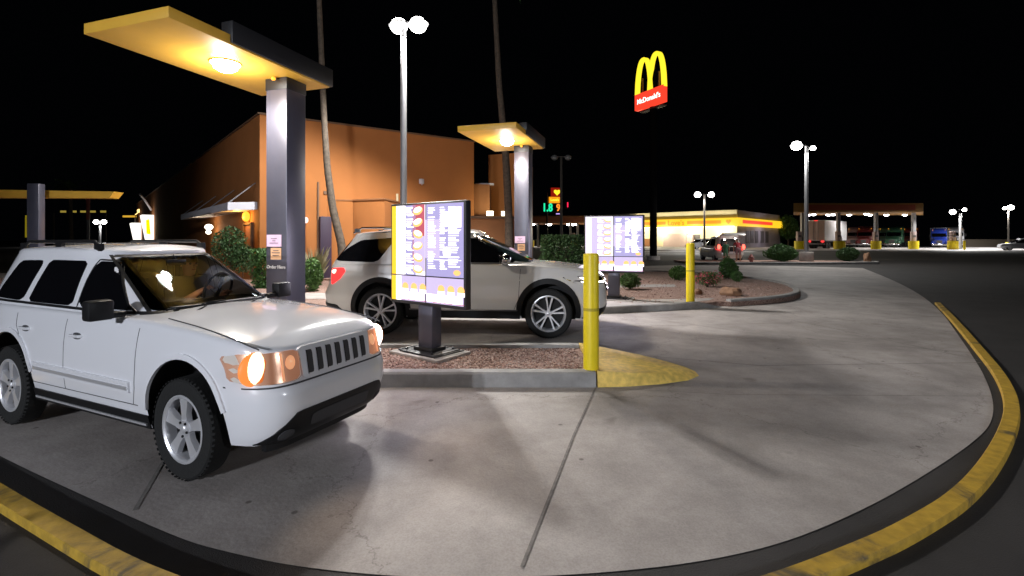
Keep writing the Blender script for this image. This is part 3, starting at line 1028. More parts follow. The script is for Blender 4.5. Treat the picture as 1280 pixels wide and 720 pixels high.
    # bumper details
    strip('bumper_seam', [(-.88, .722), (.88, .722)], .010, ff, .006, M['seam'], t, th=.006, n=40)
    lower = panel('lower_bumper', [(-.76, .302), (.76, .302), (.68, .41), (.54, .53), (-.54, .53), (-.68, .41)], ff, .012, M['plastic'], t, th=.06, cuts=4, k=.06)
    panel('lower_grille', [(-.38, .38), (.38, .38), (.38, .48), (-.38, .48)], ff, .016, M['seam'], lower, th=.006, cuts=3, k=.1)
    for sg in (-1, 1):
        panel('fog_lamp', [(sg * .60 - .06, .33), (sg * .60 + .06, .33), (sg * .60 + .06, .41), (sg * .60 - .06, .41)], ff, .018, M['seam'], lower, th=.006, cuts=1)
    strip('air_dam', [(-.66, .275), (.66, .275)], .07, lambda y, z, d: (bodyS.front(y, .30) + d - .04, y, z), .0, M['plastic'], t, th=.05, n=30)
    # underside block so nothing shows through under the car
    mb = MB(); mb.box((0, 0, .30), (3.6, 1.0, .12)); mb.tube([(ax, -.7, .37), (ax, .7, .37)], .05, 10); mb.tube([(-ax, -.7, .37), (-ax, .7, .37)], .06, 10)
    mb.build('chassis', M['plastic'], t)
    # rear window, wipers, aerial
    fr = on_front(cabS, True)
    panel('rear_window', [(-.66, 1.17), (.66, 1.17), (.56, 1.53), (-.56, 1.53)], fr, .005, M['glassdark'], t, cuts=3, k=.08)
    for y0, y1 in ((-.58, .02), (.02, .60)):
        mb = MB()
        pts = [(cabS.front(lerp(y0, y1, k / 6), 1.165 + .02 * math.sin(k / 6 * 3.1)) + .018, lerp(y0, y1, k / 6), 1.165 + .03 * k / 6) for k in range(7)]
        mb.tube(pts, .008, 6); mb.tube([(.92, y0 + .1, 1.13), (.88, y0 + .3, 1.18)], .007, 6)
        mb.build('wiper', M['plastic'], t)
    strip('cowl', [(-.74, 1.135), (.74, 1.135)], .05, fw, .02, M['plastic'], t, th=.03, n=30)
    # interior
    mb = MB()
    mb.prism([(.34, -.62), (.76, -.52), (.76, .52), (.34, .62)], 1.14, 1.185)
    db = mb.build('dashboard', M['plastic'], t, bevel=.012)
    mb = MB()
    T = Matrix.Translation((.24, .36, 1.25)) @ Matrix.Rotation(R(-65), 4, 'Y')
    mb.lathe([(.175 + .014 * math.cos(a * math.pi / 4), .014 * math.sin(a * math.pi / 4)) for a in range(8)], 32, T=T, close=True)
    mb.box((0, 0, -.01), (.3, .05, .02), T=T)
    mb.build('steering_wheel', M['plastic'], t, smooth=True)
    for sg in (-1, 1):
        mb = MB(); mb.box((-.28, sg * .36, 1.20), (.13, .46, .34)); mb.box((-.30, sg * .36, 1.44), (.10, .24, .15)); mb.box((-.29, sg * .36, 1.36), (.03, .10, .06))
        mb.build('seat', M['cloth'], t, bevel=.03)
    mb = MB(); mb.box((-1.25, 0, 1.22), (.14, 1.2, .30)); mb.build('rear_seat', M['cloth'], t, bevel=.03)
    mb = MB(); mb.box((.03, 0, 1.525), (.03, .22, .055)); mb.tube([(.03, 0, 1.54), (-.02, 0, 1.60)], .008, 6)
    mb.build('rear_view_mirror', M['plastic'], t, bevel=.008)
    return t

SUV_SC = (.87, .745, .94)
suv = white_suv()
yaw = -.42
# front axle stands at (-1.96, 3.86)
fa = Vector((-1.975, 3.885)); off_ = Vector((math.cos(yaw), math.sin(yaw))) * 1.39 * SUV_SC[0]
suv.location = (fa.x - off_.x, fa.y - off_.y, 0)
suv.rotation_euler = (0, 0, yaw)
suv.scale = SUV_SC
for yy_ in (-.72, .72):
    light('headlight_beam', 'SPOT', (2.34, yy_, .85), 9, (1, .72, .42), .06, suv, 120, .7).rotation_euler = (R(0), R(-72), 0)

# driver, seen through the windscreen
def driver():
    p = thing('person', 'driver in a dark shirt sitting at the wheel of the white suv', 'person')
    Jt = {
        'pelvis': ((-.12, 0, .02), (.15, .12)), 'belly': ((-.14, 0, .18), (.14, .11)), 'chest': ((-.13, 0, .38), (.16, .12)), 'neck0': ((-.11, 0, .52), (.07, .07)),
        'neck': ((-.09, 0, .58), (.055, .055)), 'head0': ((-.07, 0, .66), (.075, .085)), 'head1': ((-.06, 0, .74), (.08, .095)), 'head2': ((-.06, 0, .81), (.06, .07)),
        'shl': ((-.10, .17, .47), .06), 'ell': ((.06, .25, .30), .045), 'wrl': ((.28, .14, .40), .03), 'hal': ((.35, .12, .44), (.035, .02)),
        'shr': ((-.10, -.17, .47), .06), 'elr': ((.06, -.24, .30), .045), 'wrr': ((.26, -.10, .46), .03), 'har': ((.33, -.08, .50), (.035, .02)),
        'hpl': ((-.05, .10, 0), .09), 'knl': ((.36, .14, .06), .07), 'hpr': ((-.05, -.10, 0), .09), 'knr': ((.36, -.14, .06), .07),
        'anl': ((.55, .14, -.28), .05), 'anr': ((.55, -.14, -.28), .05)}
    B = [('pelvis', 'belly'), ('belly', 'chest'), ('chest', 'neck0'), ('neck0', 'neck'), ('neck', 'head0'), ('head0', 'head1'), ('head1', 'head2'),
         ('chest', 'shl'), ('shl', 'ell'), ('ell', 'wrl'), ('wrl', 'hal'), ('chest', 'shr'), ('shr', 'elr'), ('elr', 'wrr'), ('wrr', 'har'),
         ('pelvis', 'hpl'), ('hpl', 'knl'), ('knl', 'anl'), ('pelvis', 'hpr'), ('hpr', 'knr'), ('knr', 'anr')]
    b = skin_figure('body', Jt, B, M['skin'], p)
    paint_body(b, lambda c: 1 if (c.z < .535 and not (c.x > .10 and c.z > .30)) else 0, [M['skin'], M['shirt_grey']])
    hands_and_face(p, (-.06, 0, .735), 1.0, [((.35, .12, .44), (.8, -.2, .5)), ((.33, -.08, .50), (.8, .2, .5))])
    return p

def paint_body(o, fn, mats):
    me = o.data
    me.materials.clear()
    for m in mats: me.materials.append(m)
    for f in me.polygons: f.material_index = fn(f.center)

def hands_and_face(p, hc, sc, hands, facing=(1, 0, 0)):
    """hair, eyes, nose, mouth, ears and fingers on a figure that faces `facing`"""
    fx = Vector(facing).normalized(); sy = Vector((-fx.y, fx.x, 0)); hc = Vector(hc)
    def P(f, s_, u): return tuple(hc + fx * f * sc + sy * s_ * sc + Vector((0, 0, u * sc)))
    mb = MB(); mb.ball(P(-.015, 0, .045), (.098 * sc, .09 * sc, .088 * sc), 18, 10, 0, -.25); mb.build('hair', M['hair'], p, smooth=True)
    mb = MB()
    for s_ in (-1, 1): mb.ball(P(.082, s_ * .032, .01), .012 * sc, 10, 6)
    mb.build('eyes', M['ink'], p, smooth=True)
    mb = MB(); mb.ball(P(.095, 0, -.018), (.018 * sc, .012 * sc, .022 * sc), 10, 6)
    for s_ in (-1, 1): mb.ball(P(0, s_ * .083, -.01), (.016 * sc, .01 * sc, .026 * sc), 10, 6)
    mb.build('face_features', M['skin'], p, smooth=True)
    mb = MB(); mb.ball(P(.086, 0, -.055), (.008 * sc, .024 * sc, .006 * sc), 10, 6); mb.build('mouth', M['redpaint'], p, smooth=True)
    for (hp, hd) in hands:
        hp = Vector(hp); d = Vector(hd).normalized(); sd = d.cross(Vector((0, 0, 1))).normalized(); dn = sd.cross(d).normalized()
        mb = MB()
        for k, ln in zip((-1.5, -.5, .5, 1.5), (.06, .072, .068, .052)):
            a = hp + sd * k * .017 + d * .02
            mb.tube([a, a + d * ln * .5, a + d * ln * .8 - dn * .02, a + d * ln * .85 - dn * .045], [.009, .0085, .008, .007], 6)
        a = hp + sd * -.03
        mb.tube([a, a - sd * .022 + d * .025, a - sd * .02 + d * .05 - dn * .02], [.010, .009, .008], 6)
        mb.build('fingers', M['skin'], p, smooth=True)
drv = driver()
light('cabin_fill', 'POINT', (.15, .05, 1.28), .45, (1, .62, .4), .05, suv)  # added fill light that brings out the driver, no fitting behind it
cy, sy_ = math.cos(yaw), math.sin(yaw)
lx, ly = -.20 * SUV_SC[0], .36 * SUV_SC[1]
drv.location = (suv.location.x + cy * lx - sy_ * ly, suv.location.y + sy_ * lx + cy * ly, .72)
drv.rotation_euler = (0, 0, yaw)
drv.scale = (.92, .92, .92)
# ================================================================== SILVER SUV (behind the order board)
def silver_suv():
    t = thing('silver_suv', 'silver-beige suv with black arch trim waiting behind the order board, tail light red', 'suv')
    ax = 1.433
    bodyS = Shell(7, 6,
        b=lambda z: pws(z, [(.25, .90), (.45, .955), (.65, .985), (.85, .985), (1.0, .965), (1.15, .92)], .04),
        xf=lambda z: pws(z, [(.25, 2.22), (.40, 2.38), (.55, 2.43), (.75, 2.42), (.95, 2.36), (1.08, 2.26)], .03),
        xr=lambda z: pws(z, [(.25, -2.45), (.45, -2.58), (.65, -2.60), (.80, -2.53), (1.15, -2.47)], .03),
        top=lambda x: pws(x, [(-2.6, 1.16), (.7, 1.17), (1.0, 1.165), (1.6, 1.13), (2.1, 1.07), (2.3, 1.02), (2.5, .97)], .12),
        bot=.30, crown=.05, K=60, J=21, rows=16, fil=.06, nfil=4)
    V, F = bodyS.mesh(); mb = MB(); mb.add(V, F)
    body = mb.build('body', M['silver'], t, smooth=True, angle=60)
    cut_arches(body, [(ax, .42), (-ax, .42)], .46, .6)
    cabS = Shell(5, 6,
        b=lambda z: pws(z, [(1.08, .90), (1.15, .885), (1.4, .80), (1.6, .715), (1.7, .67)], .03),
        xf=lambda z: pws(z, [(1.08, 1.35), (1.15, 1.24), (1.62, .28), (1.7, .06)], .02),
        xr=lambda z: pws(z, [(1.08, -2.50), (1.16, -2.47), (1.62, -2.10), (1.72, -2.0)], .02),
        top=lambda x: pws(x, [(-2.4, 1.64), (-1.9, 1.68), (-1.0, 1.735), (-.2, 1.735), (.3, 1.68)], .1),
        bot=1.10, crown=.035, K=44, J=17, rows=12, fil=.05, nfil=4)
    V, F = cabS.mesh(); mb = MB(); mb.add(V, F)
    mb.build('cabin', M['silver'], t, smooth=True, angle=60)
    fw = on_front(cabS)
    panel('windscreen', [(-.79, 1.20), (.79, 1.20), (.60, 1.64), (-.60, 1.64)], fw, .005, mat('windscreen_glass', (.012, .02, .02), .05, spec=.9), t, cuts=4, k=.06)
    mb = MB(); mb.tube([(cabS.front(y, 1.21) + .02, y, 1.215) for y in (-.6, -.3, 0, .3)], .009, 6); mb.build('wiper', M['plastic'], t)
    ff = on_front(bodyS)
    for sg in (-1, 1):
        fs = on_side(cabS, sg); fb = on_side(bodyS, sg)
        panel('side_window', [(.92, 1.19), (.30, 1.585), (-.14, 1.61), (-.18, 1.19)], fs, .006, M['glassdark'], t, cuts=3, k=.08)
        panel('side_window', [(-.22, 1.19), (-.19, 1.61), (-1.03, 1.61), (-1.16, 1.19)], fs, .006, M['glassdark'], t, cuts=3, k=.06)
        panel('side_window', [(-1.52, 1.19), (-1.22, 1.60), (-1.86, 1.56), (-2.16, 1.40), (-2.33, 1.21)], fs, .006, M['glassdark'], t, cuts=3, k=.08)
        strip('window_trim', [(.98, 1.175), (-1.16, 1.175)], .016, fs, .009, M['chrome'], t)
        for pts in ([(.97, 1.10), (.94, .62), (.86, .44)], [(-.20, 1.10), (-.20, .44)], [(-1.22, 1.10), (-1.20, .95), (-1.02, .74), (-.94, .44)]):
            strip('door_seam', pts, .008, fb, .0015, M['seam'], t, th=.004)
        # creases
        strip('body_crease', [(1.9, .90), (.6, .93), (-1.9, .95)], .018, fb, .006, M['silver'], t, th=.01, n=20)
        # black cladding
        for cx in (ax, -ax):
            arc = [(cx + .492 * math.cos(R(a)), .42 + .492 * math.sin(R(a))) for a in range(-12, 193, 8)]
            strip('arch_cladding', arc, .085, fb, .018, M['plastic'], t, th=.03, n=2)
        strip('sill', [(.96, .37), (-.96, .37)], .15, fb, .016, M['plastic'], t, th=.05)
        strip('chrome_strip', [(.92, .435), (-.92, .435)], .022, fb, .024, M['chrome'], t, th=.02)
        for hx in (-.02, -1.0):
            mb = MB(); y = bodyS.side(hx, .98)
            mb.tube([(hx - .09, sg * (y - .01), .985), (hx - .075, sg * (y + .03), .985), (hx + .075, sg * (y + .03), .985), (hx + .09, sg * (y - .01), .985)], .014, 8)
            mb.build('door_handle', M['silver'], t, smooth=True)
        mb = MB(); mb.ball((.74, sg * 1.09, 1.26), (.085, .12, .085), 20, 12, 0); mb.box((.72, sg * .94, 1.19), (.09, .16, .05), 1)
        mi = mb.build('door_mirror', [M['chrome'], M['plastic']], t, smooth=True, angle=50)
        mb = MB(); mb.ball((.655, sg * 1.09, 1.26), (.02, .10, .07), 16, 8); mb.build('mirror_glass', M['glassdark'], mi, smooth=True)
        # roof rail
        mb = MB(); mb.tube([(-.15, sg * .60, 1.72), (-.3, sg * .60, 1.785), (-1.9, sg * .60, 1.765), (-2.05, sg * .60, 1.68)], .018, 8)
        for fx in (-.2, -1.98): mb.box((fx, sg * .60, 1.72), (.10, .04, .07))
        mb.build('roof_rail', M['chrome'], t, smooth=True, angle=40)
        # headlight: wrapped unit with led bar
        a, b_ = (.60, .955) if sg > 0 else (-.955, -.60)
        hl = panel('headlight', [(a, .87), (b_, .87), (b_, .995), (a, .985)], ff, .006, M['chrome'], t, th=.04, cuts=3, k=.1)
        panel('led_bar', [(a + .02, .885), (b_ - .02, .885), (b_ - .02, .91), (a + .02, .91)], ff, .018, M['e_led'], hl, th=.006, cuts=2, k=.1)
        hs = panel('side_lens', [(2.25, .865), (2.06, .90), (1.90, .985), (2.22, .99)], fb, .010, M['chrome'], hl, th=.03, cuts=2, k=.1)
        panel('led_strip', [(2.24, .872), (2.07, .907), (1.94, .972), (2.0, .972), (2.10, .925), (2.24, .895)], fb, .02, M['e_led'], hl, th=.006, cuts=2, k=.08)
        # tail lamp
        tl = panel('tail_light', [(-2.17, .92), (-2.36, .80), (-2.40, 1.08), (-2.12, 1.10), (-2.08, 1.04)], fb, .012, M['e_tail'], t, th=.03, cuts=2, k=.12)
        mb = MB(); mb.ball((-2.30, sg * (bodyS.side(-2.30, 1.03) + .01), 1.03), (.06, .02, .04), 16, 8)
        mb.build('brake_lamp', emi('brake_glow', (1, .25, .2), 6) if sg < 0 else bpy.data.materials['brake_glow'], tl, smooth=True)
        for cx in (ax, -ax):
            make_wheel(t, cx, sg * .855, .392, .392, .255, .285, 'split', M['alloy'], M['plastic'])
    gr = panel('grille', [(-.56, .72), (.56, .72), (.58, 1.0), (-.58, 1.0)], ff, .02, M['plastic'], t, th=.05, cuts=3, k=.08)
    for z in (.76, .83, .90, .97):
        strip('grille_bar', [(-.54, z), (.54, z)], .022, ff, .04, M['chrome'], gr, th=.03, n=30)
    lb = panel('lower_bumper', [(-.86, .30), (.86, .30), (.86, .46), (.5, .52), (-.5, .52), (-.86, .46)], ff, .012, M['plastic'], t, th=.05, cuts=4, k=.06)
    strip('skid_strip', [(-.6, .36), (.6, .36)], .04, ff, .02, M['chrome'], lb, n=30)
    mb = MB(); mb.box((0, 0, .31), (3.8, 1.1, .12)); mb.tube([(ax, -.7, .39), (ax, .7, .39)], .05, 10); mb.tube([(-ax, -.7, .39), (-ax, .7, .39)], .06, 10)
    mb.build('chassis', M['plastic'], t)
    fr = on_front(cabS, True); fr2 = on_front(bodyS, True)
    panel('rear_window', [(-.72, 1.21), (.72, 1.21), (.60, 1.58), (-.60, 1.58)], fr, .005, M['glassdark'], t, cuts=3, k=.08)
    panel('rear_bumper', [(-.88, .32), (.88, .32), (.88, .50), (-.88, .50)], fr2, .015, M['plastic'], t, cuts=3, k=.08)
    return t
car2 = silver_suv()
yaw2 = -.10
o2 = Vector((math.cos(yaw2), math.sin(yaw2))) * 1.433
car2.location = (.69 - o2.x, 8.82 - o2.y, 0)
car2.rotation_euler = (0, 0, yaw2)
car2.scale = (1.0, .95, 1.04)
light('headlight_beam', 'SPOT', (2.5, -.8, .9), 14, (1, .95, .9), .06, car2, 120, .7).rotation_euler = (0, R(-75), 0)
light('headlight_beam', 'SPOT', (2.5, .8, .9), 14, (1, .95, .9), .06, car2, 120, .7).rotation_euler = (0, R(-75), 0)

# ================================================================== DRIVE-THRU FURNITURE
def canopy(label, loc, rz, text_on=True):
    t = thing('drive_thru_canopy', label, 'canopy', loc, rz, 'order point canopies')
    H = 3.62
    mb = MB(); mb.box((0, 0, H / 2), (.34, .34, H)); col = mb.build('column', M['steel'], t, bevel=.012)
    mb = MB(); mb.box((0, 0, H - .07), (.352, .352, .16)); mb.build('column_cap', M['black'], col, bevel=.006)
    mb = MB(); mb.box((0, 0, .02), (.5, .5, .04)); mb.build('base_plate', M['black'], col, bevel=.008)
    mb = MB(); mb.box((-.22, -.735, H + .055), (1.20, 2.25, .11)); slab = mb.build('roof_slab', M['canopy_y'], t, bevel=.006)
    mb = MB()
    mb.box((.33, -.38, H + .14), (.16, 1.62, .24))
    mb.box((-.10, -.2, H + .15), (.7, .9, .08))
    mb.build('roof_beam', M['black'], t, bevel=.01)
    mb = MB(); mb.lathe([(0, -.11), (.07, -.10), (.125, -.065), (.15, 0.0)], 28); 
    lampo = mb.build('lamp', M['e_can'], t, smooth=True, loc=(-.14, -.80, H - .004))
    mb = MB(); mb.lathe([(.15, 0), (.165, -.015), (.175, 0.001)], 28); mb.build('lamp_rim', M['canopy_y'], lampo, smooth=True)
    mb = MB(); mb.ball((.02, -.24, H - .03), (.03, .03, .025), 14, 8); mb.build('sensor_lamp', M['e_orange'], t, smooth=True)
    light('canopy_light', 'SPOT', (-.14, -.80, H - .13), 300, (1, .93, .82), .10, t, 168, .5)
    light('canopy_glow', 'POINT', (-.14, -.80, H - .34), 42, (1, .93, .84), .08, t)
    # notices on the face turned to the driver
    fy = -.172
    mb = MB(); mb.box((-.03, fy - .003, 1.50), (.24, .006, .155)); n1 = mb.build('notice', M['paper_p'], t)
    mb = MB()
    for z, wd in ((1.53, .10), (1.50, .05), (1.47, .14)): mb.box((-.03, fy - .008, z), (wd, .003, .006))
    mb.build('notice_print', M['ink'], n1)
    mb = MB(); mb.box((.0, fy - .003, 1.33), (.17, .006, .15)); n2 = mb.build('notice', M['paper_o'], t); n2['label'] = 'orange notice below the pink one'
    mb = MB()
    for z, wd in ((1.375, .09), (1.345, .13), (1.31, .1)): mb.box((0, fy - .008, z), (wd, .003, .007))
    mb.build('notice_print', M['ink'], n2)
    text('lettering', 'Order Here', .062, M['white_sign'], t, (0, fy - .004, 1.155), bold=.001)
    return t
can1 = canopy('order point canopy with yellow roof and notices, its lamp over the white suv', (-3.02, 6.42, .12), R(-18.4))
can2 = canopy('smaller-looking order point canopy with a yellow roof, standing behind the silver suv', (.26, 10.95, .12), R(-17))

def menu_board(label, loc, rz, sc, seed):
    t = thing('menu_board', label, 'menu board', loc, rz, 'lit order boards', (sc, sc, sc))
    rd = random.Random(seed)
    W, Z0, Z1 = 1.40, .62, 1.98
    mb = MB(); mb.box((0, .05, (Z0 + Z1) / 2), (W, .10, Z1 - Z0)); cab = mb.build('cabinet', M['black'], t, bevel=.012)
    mb = MB(); mb.box((0, .07, .31), (.26, .17, .62)); mb.build('post', M['steel'], t, bevel=.01)
    mb = MB(); mb.box((0, .07, .022), (.62, .50, .03)); mb.box((0, .07, .055), (.34, .26, .05))
    for sx in (-.24, .24):
        for sy in (-.12, .26): mb.cyl((sx, sy, .03), .018, .035, 8)
    for a in range(6): mb.tube([(-.35 + a * .14, -.16 - .04 * (a % 2), .03), (-.30 + a * .14, .30, .035)], .012, 6)
    mb.build('base_plate', M['black'], t, bevel=.004)
    mb = MB(); mb.box((0, .07, -.01), (.9, .62, .05)); mb.build('footing', M['walk'], t, bevel=.01)
    zb, zt = Z0 + .045, Z1 - .03
    half = (W - .07) / 2
    spl = zb + (zt - zb) * .265
    def scr(x0, x1, z0, z1, m, lay):
        mb = MB(); mb.box(((x0 + x1) / 2, -.004 - lay * .0035, (z0 + z1) / 2), (x1 - x0, .006, z1 - z0)); return mb, m
    xl0, xl1, xr0, xr1 = -half, -.012, .012, half
    for (x0, x1, z0, z1, base) in ((xl0, xl1, spl + .01, zt, 's_bgl'), (xr0, xr1, spl + .01, zt, 's_bg'), (xl0, xl1, zb, spl - .006, 's_mid'), (xr0, xr1, zb, spl - .006, 's_mid')):
        mb = MB(); mb.box(((x0 + x1) / 2, -.002, (z0 + z1) / 2), (x1 - x0, .008, z1 - z0)); s = mb.build('screen', M[base], cab)
        pr = {k: MB() for k in ('s_white', 's_yellow', 's_bun', 's_red', 's_mid', 's_bg', 's_bgl')}
        def b(k, cx, cz, w_, h_, lay=1): pr[k].box((cx, -.007 - lay * .002, cz), (w_, .002, h_))
        if base == 's_bgl':
            if seed == 1:
                b('s_yellow', x0 + .045, (z0 + z1) / 2, .09, z1 - z0)
                b('s_white', x0 + .17, (z0 + z1) / 2, .16, z1 - z0)
                b('s_bg', x0 + .38, (z0 + z1) / 2, .20, z1 - z0)
                b('s_red', x1 - .12, (z0 + z1) / 2 + .05, .23, (z1 - z0) * .9)
                b('s_mid', x1 - .10, (z0 + z1) / 2 - .18, .21, (z1 - z0) * .5, 2)
            else:
                b('s_mid', (x0 + x1) / 2 + .05, (z0 + z1) / 2, (x1 - x0) * .7, (z1 - z0) * .96)
            nrow = 6
            for i in range(nrow):
                zc = z1 - (i + .5) * (z1 - z0) / nrow
                T = Matrix.Translation((x1 - .13, -.0125, zc)) @ Matrix.Rotation(rd.uniform(-.3, .3), 4, 'Y')
                pr['s_bun'].lathe([(0, -.001), (1, 0)], 18, T=T @ Matrix.Diagonal((.095, 1, .055, 1)) @ Matrix.Rotation(R(90), 4, 'X'))
                T2 = T @ Matrix.Translation((.0, -.002, .014))
                pr['s_white'].lathe([(0, -.001), (1, 0)], 18, T=T2 @ Matrix.Diagonal((.075, 1, .035, 1)) @ Matrix.Rotation(R(90), 4, 'X'))
                for k in range(4):
                    w_ = rd.uniform(.08, .15)
                    b('s_white', x0 + .30 + w_ / 2 - .02 * rd.random(), zc + .045 - k * .03, w_, .016, 2)
                b('s_white', x1 - .27, zc - .06, .12, .012, 2)
        elif base == 's_bg':
            b('s_mid', x0 + .12, z1 - .45, .26, .5); b('s_bgl', x1 - .14, z1 - .18, .22, .26)
            for cx, ww in ((x0 + .09, .14), (x0 + .30, .13), (x1 - .17, .20)):
                z = z1 - .05
                while z > z0 + .08:
                    if rd.random() < .86:
                        w_ = ww * rd.uniform(.55, 1.0); b('s_white', cx - ww / 2 + w_ / 2 + .02, z, w_, rd.choice((.010, .014, .018)), 2)
                    z -= .030
            for cx, cz, rx, rz_ in ((x0 + .36, z1 - .20, .09, .10), (x0 + .38, z1 - .62, .07, .07), (x0 + .13, z1 - .50, .05, .05)):
                pr['s_white'].lathe([(0, -.001), (1, 0)], 18, T=Matrix.Translation((cx, -.014, cz)) @ Matrix.Diagonal((rx, 1, rz_, 1)) @ Matrix.Rotation(R(90), 4, 'X'))
            pr['s_bun'].lathe([(0, -.001), (1, 0)], 18, T=Matrix.Translation((x1 - .10, -.014, z0 + .06)) @ Matrix.Diagonal((.06, 1, .035, 1)) @ Matrix.Rotation(R(90), 4, 'X'))
            for z in (z1 - .34, z1 - .72): b('s_white', (x0 + x1) / 2, z, (x1 - x0) * .9, .006, 2)
        else:
            b('s_white', (x0 + x1) / 2, z0 + .07, (x1 - x0) * .96, .10)
            if seed == 1 and x0 < -.3: b('s_yellow', x0 + .045, (z0 + z1) / 2, .09, z1 - z0, 3); b('s_white', x0 + .14, (z0 + z1) / 2, .10, z1 - z0, 2)
            for k in range(3):
                cx = x0 + .28 + k * .17
                pr['s_bun'].lathe([(0, -.001), (1, 0)], 18, T=Matrix.Translation((cx, -.014, z0 + .19)) @ Matrix.Diagonal((.06, 1, .055, 1)) @ Matrix.Rotation(R(90), 4, 'X'))
                b('s_white', cx, z0 + .14, .12, .05, 3)
            for k in range(3): b('s_red', x0 + .2 + k * .2, z0 + .015, .14, .008, 2)
        for k, q in pr.items():
            if q.v: q.build('printed_panel', M[k], s)
    return t
b1 = menu_board('large lit order board with a yellow left strip, in front of the silver suv', (-1.13, 6.30, .145), R(-36.4), 1.0, 1)
b2 = menu_board('lit order board with purple and white screens, farther off beside the yellow bollards', (2.54, 12.0, .13), R(-20), 1.06, 2)
light('screen_spill', 'AREA', (0, -.10, 1.3), 22, (.86, .80, 1.0), .1, b1, target=(0, -3, 1.1)).data.size = .9
light('screen_spill', 'AREA', (0, -.10, 1.3), 22, (.86, .80, 1.0), .1, b2, target=(0, -3, 1.1)).data.size = .9

def bollard(label, x, y, z0, h, r):
    t = thing('bollard', label, 'bollard', (x, y, z0), 0, 'yellow bollards at the island ends')
    mb = MB()
    mb.lathe([(r * 1.0, -.02), (r, h - .03), (r * .93, h - .008), (r * .7, h), (0, h)], 32)
    mb.build('sleeve', M['yellow'], t, smooth=True)
    mb = MB(); mb.lathe([(r * 1.012, h * .52), (r * 1.012, h * .545)], 32); mb.build('sleeve_seam', mat('seam_yellow', (.5, .38, .02), .5), t, smooth=True)
    return t
bollard('nearer tall yellow bollard at the end of the gravel order island', px(738.5, 5.5), 5.48, .12, 1.36, .088)
bollard('farther yellow bollard on the planted island past the second order board', px(863, 11.5), 11.5, .12, 1.42, .098)

# ---- lamp posts
def lamp_post(label, x, y, h, rz, span, power, col=(1, .98, .95), lens=.2, rb=.10, base=True, lit=True, drop=(0, 0), group='twin head lot lamps', glow=True, asym=0.0, mm=None, tilt=0, ls=(1, 1), cone=165):
    t = thing('lamp_post', label, 'street lamp', (x, y, 0), rz, group)
    mb = MB(); mb.tube([(0, 0, .02), (0, 0, h)], [rb, rb * .72], 16); mb.build('pole', mm or M['pole'], t, smooth=True)
    if base:
        mb = MB(); mb.cyl((0, 0, 0), rb * 3.0, .75, 24); mb.build('pedestal', M['walk'], t, smooth=True, bevel=.02)
    for k, sx in enumerate((-1, 1)):
        dx = sx * span / 2 + asym; dz = drop[k]; ln = lens * ls[k]
        hd = node('lamp_head', t, (dx, 0, h + dz))
        mb = MB(); mb.box((-sx * span / 4, 0, .05), (span / 2, .05, .05)); mb.build('arm', mm or M['pole'], hd)
        mb = MB(); mb.ball((0, 0, .02), (ln * 1.25, ln * 1.05, ln * .5), 20, 8, 0, 0.0); mb.build('hood', M['black'] if lit else M['pole'], hd, smooth=True)
        mb = MB(); mb.ball((0, 0, .0), (ln, ln * .95, ln * .85), 20, 12); mb.build('lens', M['e_lamp'] if lit else mat('unlit_lens', (.25, .25, .25), .3), hd, smooth=True)
        if lit and power:
            sp = light('lot_light', 'SPOT', (0, 0, -lens - .02), power, col, lens * .8, hd, cone, .4)
            sp.rotation_euler = (R(tilt), 0, 0)
            if glow:
                light('lot_glow', 'POINT', (0, 0, -lens - .1), power * .005, col, lens * .8, hd)
    return t
lamp_post('tall twin head lamp post rising behind the nearer order board', px(504.5, 14.8), 14.8, 8.15, R(-25), .72, 3900, lens=.27, rb=.115, asym=.18, drop=(.08, -.02), base=False, tilt=-24)
lamp_post('twin head lamp post on a round concrete pedestal beside the clipped bush', px(1008, 32.0), 32.0, 7.8, R(10), 1.25, 1500, lens=.30, rb=.14, asym=-.12, drop=(0, -.12), ls=(1.15, .6), glow=False)
lamp_post('twin head lamp post in front of the yellow lit store', px(880.5, 62), 62, 7.3, 0, 1.75, 3000, lens=.40, rb=.14, base=False, mm=M['darkpole'], glow=False)
lamp_post('twin head lamp post beside the right end of the fuel islands', px(1200.5, 72), 72, 5.4, R(5), 1.9, 3500, lens=.36, rb=.2, asym=-.3, drop=(.2, .55), base=False, glow=False, ls=(1.1, .8))
lamp_post('twin head lamp post at the far right of the truck lot', px(1260.5, 80), 80, 6.7, 0, .95, 3500, lens=.42, rb=.14, asym=-.1, drop=(0, .1), base=False, mm=M['darkpole'], glow=False, ls=(.7, 1.1))
lamp_post('twin head lamp post far off behind the roof of the white suv', px(125, 95), 95, 4.9, 0, 1.5, 1500, lens=.48, rb=.2, base=False)
lamp_post('unlit twin head lamp post before the fuel price sign', px(701.5, 30), 30, 6.7, 0, .85, 0, lens=.20, rb=.10, base=False, lit=False, group='unlit lamps', mm=M['darkpole'])
# lot lamps on the camera's side of the lane, out of view
lamp_post('twin head lamp post behind the viewer on the left', -9, -12, 4.9, R(-22), .9, 5300, col=(.86, .91, 1), lens=.22, tilt=74, cone=80)
lamp_post('twin head lamp post behind the viewer on the right', 12, -5, 5.2, R(58), .9, 1000, col=(.88, .92, 1), lens=.22, tilt=72, cone=60)
